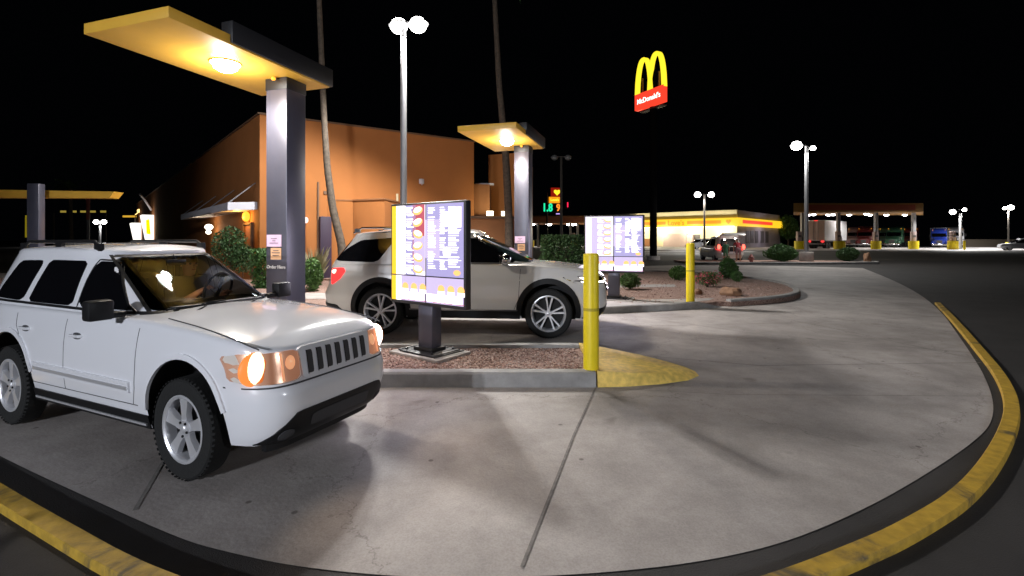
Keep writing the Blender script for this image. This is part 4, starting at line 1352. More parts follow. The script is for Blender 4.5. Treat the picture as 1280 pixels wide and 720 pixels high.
# ================================================================== RESTAURANT BUILDING
P0 = Vector((-9.25, 17.6)); P1 = Vector((-1.8, 22.7)); du = (P1 - P0).normalized(); dv = Vector((-.66, .75)).normalized()
def bp(u, v): p = P0 + du * u + dv * v; return (p.x, p.y)
UL = (P1 - P0).length
H = 6.2
bld = thing('restaurant', 'large orange stucco restaurant building with a flat roof behind the order point', 'building', (P0.x, P0.y, 0))
def bloc(mb): return mb
def bbuild(mb, name, m, parent=bld, **k):
    for i, p in enumerate(mb.v): mb.v[i] = p - Vector((P0.x, P0.y, 0))
    return mb.build(name, m, parent, **k)
mb = MB(); mb.prism([bp(0, 0), bp(UL, 0), bp(UL, 6), bp(UL + 6, 40), bp(0, 62)][:2] + [bp(UL, 3.2), bp(UL - 1, 60), bp(0, 62)], 0, H)
wall = bbuild(mb, 'wall', M['stucco'])
mb = MB()
ang = math.atan2(du.y, du.x)
c = bp(UL / 2, .06); mb.box((c[0], c[1], H + .03), (UL + .12, .24, .06), rz=ang)
c = bp(.06, 31); mb.box((c[0], c[1], H + .03), (.24, 62, .06), rz=math.atan2(dv.y, dv.x) - math.pi / 2)
bbuild(mb, 'parapet_cap', M['trim'])
# second volume right of the recess
mb = MB(); mb.prism([(-1.25, 25.6), (.28, 25.0), (1.3, 30), (-1.2, 30)], 0, 6.1); bbuild(mb, 'rear_wing', M['stucco'])
mb = MB(); mb.prism([(-1.85, 23.4), (-1.1, 23.6), (-1.1, 29), (-1.9, 29)], 0, 4.3); bbuild(mb, 'recess_wall', M['stucco_d'])
mb = MB(); mb.box((-1.35, 24.0, 4.35), (.9, .5, .07)); bbuild(mb, 'ledge', M['awning'])
# low service block with its lamps
mb = MB(); mb.prism([(-3.3, 21.3), (.2, 22.3), (.3, 25), (-1.6, 25)], 0, 2.55); lowb = bbuild(mb, 'service_block', M['stucco_d'])
mb = MB(); mb.prism([(-3.45, 21.2), (.3, 22.25), (.45, 25), (-1.6, 25)], 2.552, 2.67); bbuild(mb, 'block_roof', M['trim'])
for (x, y) in ((-1.05, 22.9), (-.35, 23.1)):
    wl = node('wall_lamp', bld, (x - P0.x, y - P0.y, 2.86))
    mb = MB(); mb.box((0, 0, 0), (.34, .16, .16)); mb.build('lamp_body', M['black'], wl)
    mb = MB(); mb.box((0, -.09, -.02), (.32, .05, .22)); mb.build('lamp_lens', M['e_soffit'], wl)
light('wall_lamp_light', 'POINT', (-.7, 22.5, 3.0), 60, (1, .86, .55), .1)
# utility enclosure against the facade
e = [bp(1.6, -.02), (px(440, 18.45), 18.45), (px(480.5, 18.15), 18.15), (px(520, 20.2), 20.2)]
mb = MB(); mb.prism([bp(2.2, .1), (px(441, 19.0), 19.0), (px(480.5, 18.3), 18.3), bp(5.7, .1)], 0, 3.13); bbuild(mb, 'utility_enclosure', M['stucco'])
mb = MB(); mb.prism([bp(2.2, .1), (px(440.6, 18.97), 18.97), (px(480.5, 18.25), 18.25), bp(5.75, .1)], 3.133, 3.19); bbuild(mb, 'enclosure_cap', M['stucco_d'])
# modelled shadow line, cabinet, plaque, flood lamp, vent pipe
c = bp(2.02, -.04); mb = MB(); mb.box((c[0], c[1], 2.2), (.06, .08, 3.3), rz=ang); bbuild(mb, 'shadow_line', M['trim'])  # thin dark box stands in for a vertical shadow line on the facade
c = bp(2.25, -.14); mb = MB(); mb.box((c[0], c[1], 1.3), (.42, .26, 2.4), rz=ang); bbuild(mb, 'meter_cabinet', mat('cabinet_maroon', (.04, .025, .05), .6), bevel=.01)
c = bp(2.36, -.03); mb = MB(); mb.box((c[0], c[1], 3.45), (.26, .05, .12), rz=ang); bbuild(mb, 'plaque', M['trim'])
c = bp(6.3, -.12); mb = MB(); mb.box((c[0], c[1], 4.15), (.16, .16, .22), rz=ang + .4); mb.tube([(c[0], c[1] + .1, 4.0), (c[0] + .02, c[1], 4.1)], .03, 8); bbuild(mb, 'flood_lamp', M['awning'], bevel=.01)
c = bp(5.2, -.1); mb = MB(); mb.cyl((c[0], c[1], 3.1), .05, .45, 10); bbuild(mb, 'vent_pipe', M['cream'])
c = bp(7.6, -.02)
# pilaster beside the corner
c = bp(1.15, -.03); mb = MB(); mb.box((c[0], c[1], 3.05), (.5, .10, 6.1), rz=ang); bbuild(mb, 'pilaster', M['stucco'])
c = bp(1.55, -.12); mb = MB(); mb.ball((c[0], c[1], 2.35), (.09, .07, .12), 14, 8); bbuild(mb, 'entry_lamp', emi('pink_lamp', (1, .75, .7), 1.6), smooth=True)
# awning over the side door
def av(v, d, z): p = P0 + dv * v + Vector((-dv.y, dv.x)) * d; return (p.x, p.y, z)
nrm = Vector((-dv.y, dv.x)) if Vector((-dv.y, dv.x)).x < 0 else Vector((dv.y, -dv.x))
def ws_(v, d, z): p = P0 + dv * v + nrm * d; return (p.x, p.y, z)
mb = MB()
vs = [ws_(v, d, z) for v in (.25, 12) for d, z in ((.02, 2.72), (.98, 2.66), (.98, 2.94), (.02, 3.0))]
mb.add(vs, [(0, 1, 2, 3), (7, 6, 5, 4), (0, 4, 5, 1), (1, 5, 6, 2), (2, 6, 7, 3), (3, 7, 4, 0)])
aw = bbuild(mb, 'awning', M['awning'])
for v in (.5, 4, 8, 11.6):
    mb = MB(); mb.tube([ws_(v, .9, 2.95), ws_(v, .03, 3.72)], .022, 8); bbuild(mb, 'tie_rod', M['pole'], bld)
# door with the orange lamp above it
mb = MB(); vs = [ws_(v, d, z) for v in (1.0, 2.1) for d, z in ((.01, .1), (.06, .1), (.06, 2.15), (.01, 2.15))]
mb.add(vs, [(0, 1, 2, 3), (7, 6, 5, 4), (0, 4, 5, 1), (1, 5, 6, 2), (2, 6, 7, 3), (3, 7, 4, 0)])
bbuild(mb, 'door', mat('door_orange', (.30, .11, .03), .5), bld)
mb = MB()
for (a, z0, z1) in ((.93, .1, 2.2), (2.17, .1, 2.2)):
    q = ws_(a, .05, (z0 + z1) / 2); mb.box(q, (.12, .10, z1 - z0), rz=math.atan2(dv.y, dv.x))
q = ws_(1.55, .05, 2.22); mb.box(q, (1.36, .12, .08), rz=math.atan2(dv.y, dv.x))
bbuild(mb, 'door_frame', M['trim'], bld)
q = ws_(1.5, .12, 2.50); mb = MB(); mb.ball(q, (.14, .14, .20), 16, 10); bbuild(mb, 'door_lamp', M['e_orange'], bld, smooth=True)
light('door_lamp_light', 'POINT', ws_(1.45, .42, 2.42), 45, (1, .5, .1), .08)
q = ws_(7.8, .35, 2.2)
mb = MB(); mb.ball(q, (.18, .18, .14), 14, 8); q2 = ws_(7.9, .35, 1.95); mb.ball(q2, (.12, .12, .10), 14, 8)
bbuild(mb, 'wall_lantern', emi('lantern', (1, .85, .65), 5), bld, smooth=True)
light('lantern_light', 'POINT', ws_(7.8, .9, 2.1), 30, (1, .8, .5), .1)
# lit windows far along the side wall
for i, (v, z0, z1, wd) in enumerate(((38, 1.5, 3.9, 2.6), (53, 1.2, 3.5, 4))):
    mb = MB(); vs = [ws_(a, d, z) for a in (v, v + wd) for d, z in ((.05, z0), (.55, z0), (.95, z1), (.05, z1))]
    mb.add(vs, [(0, 1, 2, 3), (7, 6, 5, 4), (0, 4, 5, 1), (1, 5, 6, 2), (2, 6, 7, 3), (3, 7, 4, 0)])
    lw = bbuild(mb, 'lit_window', M['winlit'], bld)
    if i == 0:
        mb = MB(); vs = [ws_(v - .03, d, z) for d, z in ((.30, 2.0), (.62, 2.1), (.66, 3.4), (.40, 3.5))]
        mb.add(vs, [(0, 1, 2, 3)]); q = bbuild(mb, 'window_sign', emi('window_sign_yellow', (1, .85, 0), 1.2), lw)
mb = MB(); mb.tube([ws_(40, .1, 4.5), ws_(38, .8, 5.4), ws_(35, 1.3, 5.6)], .1, 8); bbuild(mb, 'gooseneck_lamp', M['awning'], bld, smooth=True)

# ================================================================== TREES AND PLANTS
def palm(label, base, path, rad, seed, fronds=True, nf=26, group='palm trees'):
    t = thing('palm_tree', label, 'palm tree', (base[0], base[1], 0), 0, group)
    mb = MB(); pts = []; n = len(path)
    dense = []; rr = []
    for (a, b, ra, rb) in zip(path[:-1], path[1:], rad[:-1], rad[1:]):
        for k in range(14):
            f = k / 14; dense.append((lerp(a[0], b[0], f), lerp(a[1], b[1], f), lerp(a[2], b[2], f))); rr.append(lerp(ra, rb, f) * (1 + .05 * ((len(dense)) % 2)))
    dense.append(path[-1]); rr.append(rad[-1])
    # soften the bends
    for _ in range(6):
        dense = [dense[0]] + [tuple((dense[i - 1][k] + 2 * dense[i][k] + dense[i + 1][k]) / 4 for k in range(3)) for i in range(1, len(dense) - 1)] + [dense[-1]]
    mb.tube(dense, rr, 14)
    mb.build('trunk', M['bark'], t, smooth=True, angle=60)
    rd = random.Random(seed); top = Vector(path[-1])
    mb = MB()
    for k in range(nf):
        a = rd.uniform(0, 6.28); el = rd.uniform(-.5, 1.1); L = rd.uniform(1.3, 2.0)
        d = Vector((math.cos(a) * math.cos(el), math.sin(a) * math.cos(el), math.sin(el)))
        prev = top.copy()
        for s in range(9):
            f = (s + 1) / 9
            p = top + d * L * f + Vector((0, 0, -1)) * L * .5 * f * f
            side = d.cross(Vector((0, 0, 1))).normalized()
            wl_ = .42 * math.sin(math.pi * min(.95, f * .85 + .12))
            for sg in (-1, 1):
                for q in range(3):
                    o = prev.lerp(p, q / 3)
                    tp = o + side * sg * wl_ + d * .12 + Vector((0, 0, -.10 - .10 * rd.random()))
                    mb.add([o - d * .015, o + d * .02, tp], [(0, 1, 2)])
            mb.add([prev - side * .012, prev + side * .012, p + side * .008, p - side * .008], [(0, 1, 2, 3)])
            prev = p
    mb.build('crown', M['leafd'], t, weld=False)
    return t
y1 = 17.2
palm('palm tree with a crooked pale trunk in front of the orange wall', (px(428, y1), y1),
     [(0, 0, 0), (-.02, 0, 1.4), (px(416, y1) - px(428, y1), 0, 2.7), (px(409, y1) - px(428, y1), 0, 4.2), (px(405, y1) - px(428, y1), 0, 6.0), (px(396, y1) - px(428, y1), 0, 12.2)],
     [.15, .14, .13, .115, .10, .08], 5)
y2 = 21.6
palm('palm tree with a straight trunk rising behind the farther canopy roof', (px(637, y2), y2 ),
     [(0, 0, 0), (-.05, 0, 3), (px(632, y2) - px(637, y2), 0, 5.5), (px(624, y2) - px(637, y2), 0, 8.5), (px(616, y2) - px(637, y2), 0, 14.0)], [.19, .18, .16, .13, .10], 9)
palm('thin palm trunk far off behind the left clearance beam', (px(91, 34), 34), [(0, 0, 0), (-.1, 0, 2), (-.18, 0, 5.2)], [.12, .11, .10], 11, nf=12)
# left out crown detail for the striped pole
t = thing('striped_pole', 'thin pole with a red upper half, behind the left clearance beam', 'pole', (px(110, 40), 40, 0))
mb = MB(); mb.cyl((0, 0, 0), .11, 3.2, 12); mb.build('lower_pole', M['pole'], t, smooth=True)
mb = MB(); mb.cyl((0, 0, 3.2), .13, 2.0, 12); mb.build('red_sleeve', mat('red_sleeve', (.5, .12, .1), .6), t, smooth=True)

def shrub(label, name, x, y, z, r, n, size, m, seed=1, box=False, group=None, cat='shrub', stems=True):
    t = thing(name, label, cat, (x, y, z), 0, group)
    mb = MB(); leafy(mb, (0, 0, r[2] * .98), r, n, size, box=box, seedv=seed); mb.build('foliage', m, t, weld=False)
    if stems:
        mb = MB(); rd = random.Random(seed)
        for _ in range(7):
            a = rd.uniform(0, 6.28); mb.tube([(0, 0, 0), (math.cos(a) * r[0] * .3, math.sin(a) * r[1] * .3, r[2] * .8), (math.cos(a) * r[0] * .6, math.sin(a) * r[1] * .6, r[2] * 1.4)], [.02, .014, .006], 5)
        mb.build('stems', M['bark'], t)
    return t
shrub('clipped dark green shrub left of the tall canopy column', 'shrub', px(330, 15), 15, .1, (.32, .35, .62), 2600, .05, M['leaf'], 1, True)
shrub('green shrub with pale grass blades right of the tall canopy column', 'shrub', px(392, 14), 14, .1, (.32, .3, .48), 1800, .05, M['leaf2'], 2)
t = thing('grass_tuft', 'pale dry grass tuft rising behind the tall canopy column', 'grass tuft', (px(392, 14.5), 14.5, .1))
mb = MB(); rd = random.Random(4)
for _ in range(160):
    a = rd.uniform(0, 6.28); L = rd.uniform(.7, 1.35); q = rd.uniform(.05, .5)
    d = Vector((math.cos(a), math.sin(a), 0)); s_ = d.cross(Vector((0, 0, 1))) * .008
    mb.add([s_, -s_, d * q * .5 + Vector((0, 0, L * .7)), d * q + Vector((0, 0, L))], [(0, 1, 2), (1, 3, 2)])
mb.build('blades', M['grassy'], t, weld=False)
for i, (u, y, rr_, hh, lab) in enumerate(((287, 16.0, .75, 2.35, 'leafy young tree in front of the awning and the side door'),)):
    t = thing('young_tree', lab, 'tree', (px(u, y), y, .1))
    mb = MB(); mb.tube([(0, 0, 0), (.04, 0, .7), (-.02, 0, 1.4)], [.05, .04, .02], 8)
    for a in range(5): mb.tube([(.03, 0, .7), (math.cos(a * 1.3) * .4, math.sin(a * 1.3) * .4, 1.6)], [.025, .01], 6)
    mb.build('trunk', M['bark'], t, smooth=True)
    mb = MB(); leafy(mb, (0, 0, 1.3), (.6, .5, .66), 2600, .045, seedv=31, shell=.2); leafy(mb, (.45, 0, .9), (.5, .5, .5), 1500, .045, seedv=33, shell=.2)
    mb.build('crown', M['leafd'], t, weld=False)
t = shrub('long dark green clipped hedge behind the silver suv and the farther canopy', 'hedge', px(702, 20.5), 20.5, .1, (.98, .5, .86), 9000, .05, M['leafd'], 6, True, cat='hedge')
shrub('low green shrub just behind the post of the farther order board', 'shrub', px(787, 14.4), 14.4, .12, (.36, .3, .26), 3000, .025, M['leaf2'], 7)
shrub('low bright green shrub left of the farther bollard', 'shrub', px(848, 17.6), 17.6, .12, (.36, .3, .27), 3000, .028, M['leaf2'], 8)
shrub('upright dark green shrub in front of the open hatch car', 'shrub', px(911, 18.2), 18.2, .12, (.36, .33, .44), 4500, .028, M['leaf'], 9)
shrub('small green shrub at the foot of the upright dark one', 'shrub', px(921, 17.0), 17.0, .12, (.22, .2, .2), 1800, .022, M['leaf'], 10)
fl = shrub('low flowering shrub with pink blossoms behind the farther bollard', 'flower_shrub', px(884, 15.2), 15.2, .12, (.45, .35, .26), 900, .035, M['leaf'], 11, cat='flower')
mb = MB(); leafy(mb, (0, 0, .3), (.5, .38, .26), 500, .028, seedv=12); mb.build('blossoms', M['petal'], fl, weld=False)
def rock(label, x, y, z, r, seed):
    rd = random.Random(seed)
    mb = MB(); mb.ball((0, 0, r[2] * .5), r, 14, 8)
    for i, p in enumerate(mb.v): mb.v[i] = p * (1 + .18 * math.sin(p.x * 17 + seed) * math.cos(p.y * 13 + p.z * 11))
    o = mb.build('rock', M['rock'], smooth=True, angle=25, loc=(x, y, z)); props(o, label, 'rock'); return o
rock('flat reddish brown rock by the gap in the planted island kerb', px(914, 12.9), 12.9, .12, (.30, .24, .15), 1)
rock('small grey-brown rock behind the farther bollard', px(872, 13.2), 13.2, .12, (.16, .13, .10), 2)
shrub('big rounded green bush left of the concrete lamp pedestal', 'bush', px(978, 31.4), 31.6, .12, (1.12, .7, .60), 12000, .045, M['leaf'], 14, cat='bush')
shrub('dim green bush right of the concrete lamp pedestal', 'bush', px(1068, 31.6), 32.2, .12, (.72, .6, .48), 6000, .045, M['leafd'], 15, cat='bush')
rock('small tan boulder at the right end of the far planter island', px(1081, 31.4), 31.2, .12, (.22, .2, .42), 5)
# fire hydrant
t = thing('fire_hydrant', 'faded red fire hydrant right of the open hatch car', 'fire hydrant', (px(939, 31), 31.0, .0))
mb = MB(); mb.lathe([(.16, 0), (.16, .05), (.11, .06), (.11, .42), (.15, .43), (.15, .47), (.11, .50), (.08, .58), (.03, .62), (.03, .66), (0, .66)], 18); hb = mb.build('barrel', M['redpaint'], t, smooth=True)
mb = MB(); mb.tube([(-.19, 0, .34), (.19, 0, .34)], .05, 10); mb.tube([(0, 0, .34), (0, -.18, .34)], .06, 10); mb.build('outlet', M['redpaint'], t, smooth=True)

# ================================================================== FAR LEFT: clearance beam
cl = thing('clearance_bar', 'yellow clearance beam on a dark column behind the roof of the white suv', 'clearance bar', (px(45, 14), 14, 0))
mb = MB(); mb.box((0, 0, 1.62), (.34, .2, 3.24)); mb.build('column', M['steel'], cl, bevel=.01)
mb = MB()
mb.add([(-4, .25, 2.88), (1.92, .25, 2.85), (2.08, .25, 3.04), (-4, .25, 3.14), (-4, .6, 2.88), (1.92, .6, 2.85), (2.08, .6, 3.04), (-4, .6, 3.14)],
       [(0, 1, 2, 3), (7, 6, 5, 4), (0, 4, 5, 1), (1, 5, 6, 2), (2, 6, 7, 3), (3, 7, 4, 0)])
mb.build('beam', M['canopy_y'], cl)
mb = MB(); mb.box((-.32, .1, 2.0), (.10, .1, .65)); mb.build('warning_plate', M['yellow'], cl)
t = thing('roadside_sign', 'row of dim yellow panels far away under the left clearance beam', 'sign', (px(100, 110), 110, 0))
mb = MB()
for x in (-6, 6): mb.cyl((x, 0, 0), .15, 7.5, 10)
mb.build('post', M['darkpole'], t)
for i, (u0, u1) in enumerate(((76, 82), (90, 95), (101, 107), (112, 119), (126, 132))):
    mb = MB(); x0, x1 = px(u0, 110) - px(100, 110), px(u1, 110) - px(100, 110); mb.box(((x0 + x1) / 2, 0, 7.8), (x1 - x0, .3, .45)); mb.build('sign_panel', emi('dim_panel', (.8, .6, .1), .35) if i == 0 else bpy.data.materials['dim_panel'], t)
t = thing('clearance_bar', 'small yellow bar with a lamp beside the far corner of the restaurant', 'clearance bar', (px(162, 60), 60, 0))
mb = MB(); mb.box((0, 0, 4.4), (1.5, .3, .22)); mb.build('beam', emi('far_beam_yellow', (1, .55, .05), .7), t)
mb = MB(); mb.cyl((.7, 0, 0), .08, 4.6, 10); mb.build('post', M['darkpole'], t)
mb = MB(); mb.ball((1.2, 0, 5.1), .22, 12, 8); mb.tube([(.7, 0, 4.6), (1.2, 0, 5.0)], .04, 6); mb.build('lamp', emi('far_lamp', (1, .6, .2), 3), t, smooth=True)

# ================================================================== GOLDEN SIGN ON ITS POLE
sg_ = thing('pole_sign', 'tall sign with glowing yellow arches over a red panel on a black pole', 'sign', (px(813, 36.7), 36.7, 0), R(-63))
mb = MB(); mb.cyl((0, .3, 0), .27, 15.3, 20); mb.build('pole', mat('matt_black', (.006, .006, .006), 1.0, spec=0), sg_, smooth=True)
mb = MB(); mb.cyl((0, .3, 0), .5, .3, 20); mb.build('pole_base', M['walk'], sg_)
W2 = 1.55
def arch_pts(x0, x1, h, z0):
    pts = []
    for i in range(25):
        a = i / 24
        x = lerp(x0, x1, a); s_ = abs(2 * a - 1)
        z = z0 + h * (1 - s_ ** 2.6) ** .62
        pts.append((x, 0, z))
    return pts
signm = MB()
for s_ in (-1, 1):
    x0, x1 = (-W2 + .1, .06) if s_ < 0 else (-.06, W2 - .1)
    pts = arch_pts(x0, x1, 2.72, 12.85)
    vs = []; fs = []
    n = len(pts)
    for i, p in enumerate(pts):
        a = Vector(pts[max(i - 1, 0)]); b = Vector(pts[min(i + 1, n - 1)]); d = (b - a).normalized(); nr = Vector((-d.z, 0, d.x))
        wdt = .10 + .03 * abs(2 * i / (n - 1) - 1)
        for (o, y) in ((-wdt, -.16), (wdt, -.16), (wdt, .16), (-wdt, .16)):
            q = Vector(p) + nr * o; vs.append((q.x, y - s_ * .002, q.z))
    for i in range(n - 1):
        for k in range(4): fs.append((i * 4 + k, i * 4 + (k + 1) % 4, i * 4 + 4 + (k + 1) % 4, i * 4 + 4 + k))
    fs += [(0, 1, 2, 3), tuple((n - 1) * 4 + k for k in (3, 2, 1, 0))]
    mm = MB(); mm.add(vs, fs); mm.build('arch', M['e_yellow'], sg_, smooth=True, angle=40)
mb = MB(); mb.box((0, 0, 12.35), (2 * W2, .40, 1.25)); rp = mb.build('red_panel', M['e_red'], sg_, bevel=.03)
tx = text('lettering', "McDonald's", .54, emi('sign_letters', (1, .9, .84), 2), rp, (0, -.205, 12.32), ext=.01, bold=.008, sx=.98)
mb = MB()
for x in (-.9, .9): mb.box((x, .02, 13.4), (.10, .14, 1.5))
mb.build('backing_post', mat('sign_brown', (.25, .12, .06), .6), sg_)
mb = MB(); mb.box((0, .25, 11.6), (2.4, .5, .1)); mb.build('cross_beam', M['darkpole'], sg_)
# ================================================================== STORE (yellow lit, far)
Y0, Y1_, Y2_ = 81.0, 101.0, 100.0
A = Vector((px(921, 81), 81)); B = Vector((px(738, 101), 101)); D_ = Vector((px(975, 100), 100))
st = thing('fuel_store', 'cream fuel station store with a glowing yellow and red fascia, behind the open hatch car', 'building', (A.x, A.y, 0))
def sbuild(mb, name, m, parent=st, **k):
    for i, p in enumerate(mb.v): mb.v[i] = p - Vector((A.x, A.y, 0))
    return mb.build(name, m, parent, **k)
dl = (B - A).normalized(); dr = (D_ - A).normalized()
nl = Vector((dl.y, -dl.x)); nl = nl if nl.y < 0 else -nl
nr_ = Vector((dr.y, -dr.x)); nr_ = nr_ if nr_.y < 0 else -nr_
LL, LR = (B - A).length, (D_ - A).length
Cc = B + (D_ - A)
def wl_box(base, d, n, s0, s1, o0, o1, z0, z1):
    pts = [base + d * s0 + n * o0, base + d * s1 + n * o0, base + d * s1 + n * o1, base + d * s0 + n * o1]
    mb = MB(); mb.prism([(p.x, p.y) for p in pts], z0, z1); return mb
mb = wl_box(A, dl, nl, 0, LL, 0, -.5, 0, 6.5); sbuild(mb, 'front_wall', M['cream'])
mb = wl_box(A, dr, nr_, .5, LR, 0, -.5, 0, 6.45); sbuild(mb, 'side_wall', M['greywall'])
mb = MB(); mb.prism([(A.x, A.y + .6), (D_.x - .6, D_.y), (Cc.x, Cc.y), (B.x + .3, B.y + .3)], 6.0, 6.2); sbuild(mb, 'roof', M['trim'])
fa1 = sbuild(wl_box(A, dl, nl, -.55, LL, .02, .55, 3.75, 5.15), 'fascia', M['e_fascia'])
fa2 = sbuild(wl_box(A, dr, nr_, .0, LR, .02, .55, 3.75, 5.15), 'fascia', M['e_fascia'])
for s0, s1 in ((2.4, 8.3), (12.4, 17.5), (18.5, LL - .2)):
    sbuild(wl_box(A, dl, nl, s0, s1, .56, .60, 4.2, 4.75), 'red_stripe', M['e_orange2'], fa1)
for s0, s1 in ((1.2, 18.5),):
    sbuild(wl_box(A, dr, nr_, s0, s1, .56, .60, 4.2, 4.8), 'red_stripe', M['e_red'], fa2)
pt_ = A + dl * 10.4 + nl * .62
text('lettering', "Love's", 1.25, M['e_orange2'], fa1, (pt_.x - A.x, pt_.y - A.y, 4.45), rot=(R(90), 0, math.atan2(-dl.y, -dl.x)), ext=.02, bold=.02)
# heart emblem on the fascia beside the corner
def heart(mb, cx, cz, s, fn, y=0):
    pts = []
    for i in range(28):
        a = 2 * math.pi * i / 28
        pts.append((cx + s * 16 * math.sin(a) ** 3 / 16, cz + s * (13 * math.cos(a) - 5 * math.cos(2 * a) - 2 * math.cos(3 * a) - math.cos(4 * a)) / 16))
    n = len(pts)
    vs = [fn(x, z, 0) for x, z in pts] + [fn(x, z, .06) for x, z in pts]
    mb.add(vs, [tuple(range(n)), tuple(range(n, 2 * n))] + [(i, (i + 1) % n, n + (i + 1) % n, n + i) for i in range(n)])
mb = MB(); heart(mb, 1.15, 4.5, .42, lambda s_, z, d: (A.x + dl.x * s_ + nl.x * (.57 + d), A.y + dl.y * s_ + nl.y * (.57 + d), z))
sbuild(mb, 'fascia_emblem', M['e_orange2'], fa1)
# soffit lamps wash the cream wall
sbuild(wl_box(A, dl, nl, .3, LL, .30, .50, 3.66, 3.745), 'soffit_light', M['e_soffit'])
for k in range(5):
    p = A + dl * (2 + k * 5.5) + nl * 2.2
    light('soffit_wash', 'POINT', (p.x, p.y, 3.2), 800, (1, .93, .68), .2)
# doors, windows and boxes along the front
for s0, s1, z1, mm in ((6.2, 7.2, 2.35, 'mullion'), (8.4, 12.7, 2.5, 'beige'), (7.2, 8.3, 2.3, 'beige'), (14.9, 16.6, 1.6, 'stucco_d'), (17.5, 18.5, 3.0, 'mullion')):
    if mm in ('mullion',):
        sbuild(wl_box(A, dl, nl, s0, s1, .01, .08, .05, z1), 'door', M[mm])
    else:
        sbuild(wl_box(A, dl, nl, s0, s1, .01, .9, .05, z1), 'storage_panel', M[mm])
for s0 in (4.5, 7.0, 9.5, 13, 16):
    sbuild(wl_box(A, dr, nr_, s0, s0 + 1.8, .01, .08, .8, 3.0), 'window', M['mullion'])
light('side_wash', 'POINT', tuple((A + dr * 12 + nr_ * 2.5)) + (3.3,), 160, (.9, .85, 1), .2)
mb = MB(); mb.box((A.x + 3, A.y - 3.2, .07), (30, .3, .14), rz=math.atan2(dl.y, dl.x)); 
sbuild(wl_box(A, dl, nl, -2, LL, 1.2, 2.4, 0, .14), 'forecourt_step', M['pad'])

# ---- fuel price sign
ps = thing('price_sign', 'pole sign with a glowing heart panel and green and red price digits', 'sign', (px(693, 60), 60, 0), R(8))
mb = MB(); mb.cyl((-.9, .2, 0), .12, 7.4, 12); mb.cyl((.9, .2, 0), .12, 7.4, 12); mb.build('post', M['black'], ps, smooth=True)
mb = MB(); mb.box((.25, 0, 7.4), (1.35, .3, 1.15)); hp_ = mb.build('heart_panel', mat('panel_dark_red', (.25, .01, .01), .5, emit=(1, .03, .01), es=.25), ps)
mb = MB(); heart(mb, .3, 7.4, .42, lambda x, z, d: (x, -.155 - d, z)); mb.build('heart', M['e_yellow'], hp_)
mb = MB(); mb.box((0, 0, 6.45), (1.35, .3, .75)); np_ = mb.build('name_panel', mat('panel_orange', (.6, .3, .02), .5, emit=(1, .36, .01), es=1.0), ps)
text('lettering', "Love's", .42, M['e_yellow'], np_, (0, -.16, 6.45), ext=.01, bold=.02)
mb = MB(); mb.box((-.35, 0, 5.45), (2.6, .3, 1.1)); dp = mb.build('price_panel', M['black'], ps)
text('price_digits', '1.8', 1.35, M['e_green'], dp, (-.92, -.16, 5.45), ext=.01, bold=.05, sx=.8)
text('price_digits', '9', 1.25, emi('price_orange', (1, .25, .02), 1.6), dp, (.45, -.16, 5.45), ext=.01, bold=.03, sx=.8)
text('price_digits', '1', .8, emi('price_red', (1, .02, .08), 1.5), dp, (1.75, .16, 5.85), ext=.01, bold=.03)
mb = MB(); mb.box((1.75, .25, 5.85), (.7, .1, .9)); mb.build('side_panel', M['black'], ps)
mb = MB(); mb.box((.55, -.16, 4.72), (.75, .05, .12)); mb.build('footer_strip', emi('violet_strip', (.6, .4, 1), 1.2), ps)

def gas_canopy(name, label, x0, x1, yf, depth, zb, zt, cols, lamps, mf, mstripe, group=None, lens=.3, power=250):
    t = thing(name, label, 'canopy', ((x0 + x1) / 2, yf, 0), 0, group)
    cx = (x0 + x1) / 2
    k_ = (yf + depth) / yf
    mb = MB(); mb.prism([(x0 - cx, 0), (x1 - cx, 0), (x1 * k_ - cx, depth), (x0 * k_ - cx, depth)], zb, zt); rf = mb.build('roof', mf, t, bevel=.03)
    mb = MB(); mb.box((.3, -.03, (zb + zt) / 2), (x1 - x0 - 3.0, .05, (zt - zb) * .62)); mb.build('stripe', mstripe, rf)
    for (x, y) in cols:
        mb = MB(); mb.box((x - cx, y - yf, zb / 2), (.42, .42, zb - .01)); mb.build('column', M['pole'], t)
    for i, (x, y) in enumerate(lamps):
        mb = MB(); mb.ball((x - cx, y - yf, zb - .05), (lens * 1.2, lens, lens * .6), 16, 8); mb.build('lamp', M['e_lamp'], t, smooth=True)
        if i % 2 == 0:
            light('canopy_light', 'SPOT', (x - cx, y - yf, zb - .35), power, (1, .97, .9), .2, t, 160, .4)
    return t
cy_ = 74.5
cols = [(px(u, cy_), cy_) for u in (1003, 1048, 1095, 1142)]
lam = [(px(u, y), y) for u, y in ((1010, 80), (1017, 79), (1035.5, 80), (1041, 79), (1061.5, 80), (1083, 77), (1087.5, 80), (1108, 80), (1131, 80))]
dcan = gas_canopy('fuel_canopy', 'long dim brown and red diesel canopy over the truck fuel islands', px(992, 72), px(1154, 72), 72, 10, 5.62, 6.95, cols, lam,
           mat('dim_fascia', (.30, .15, .03), .6), mat('dim_stripe', (.28, .05, .02), .6), power=600)
text('lettering', 'TRUCK DIESEL', .01, M['redpaint'], dcan, (0, 5, 6.0)) if False else None
gcan = gas_canopy('fuel_canopy', 'car fuel canopy with bright lamps behind the hedge and the price sign', px(652, 92), px(792, 92), 92, 12, 4.6, 6.0,
           [(px(660, 94), 94), (px(672.5, 94), 94), (px(713, 94), 94), (px(722, 94), 94)], [(px(u, 98), 98) for u in (650.5, 659.5, 665, 686, 712, 717)],
           mat('dim_fascia2', (.32, .14, .05), .6), mat('dim_stripe2', (.30, .09, .04), .6), lens=.5, power=500)
mb = MB()
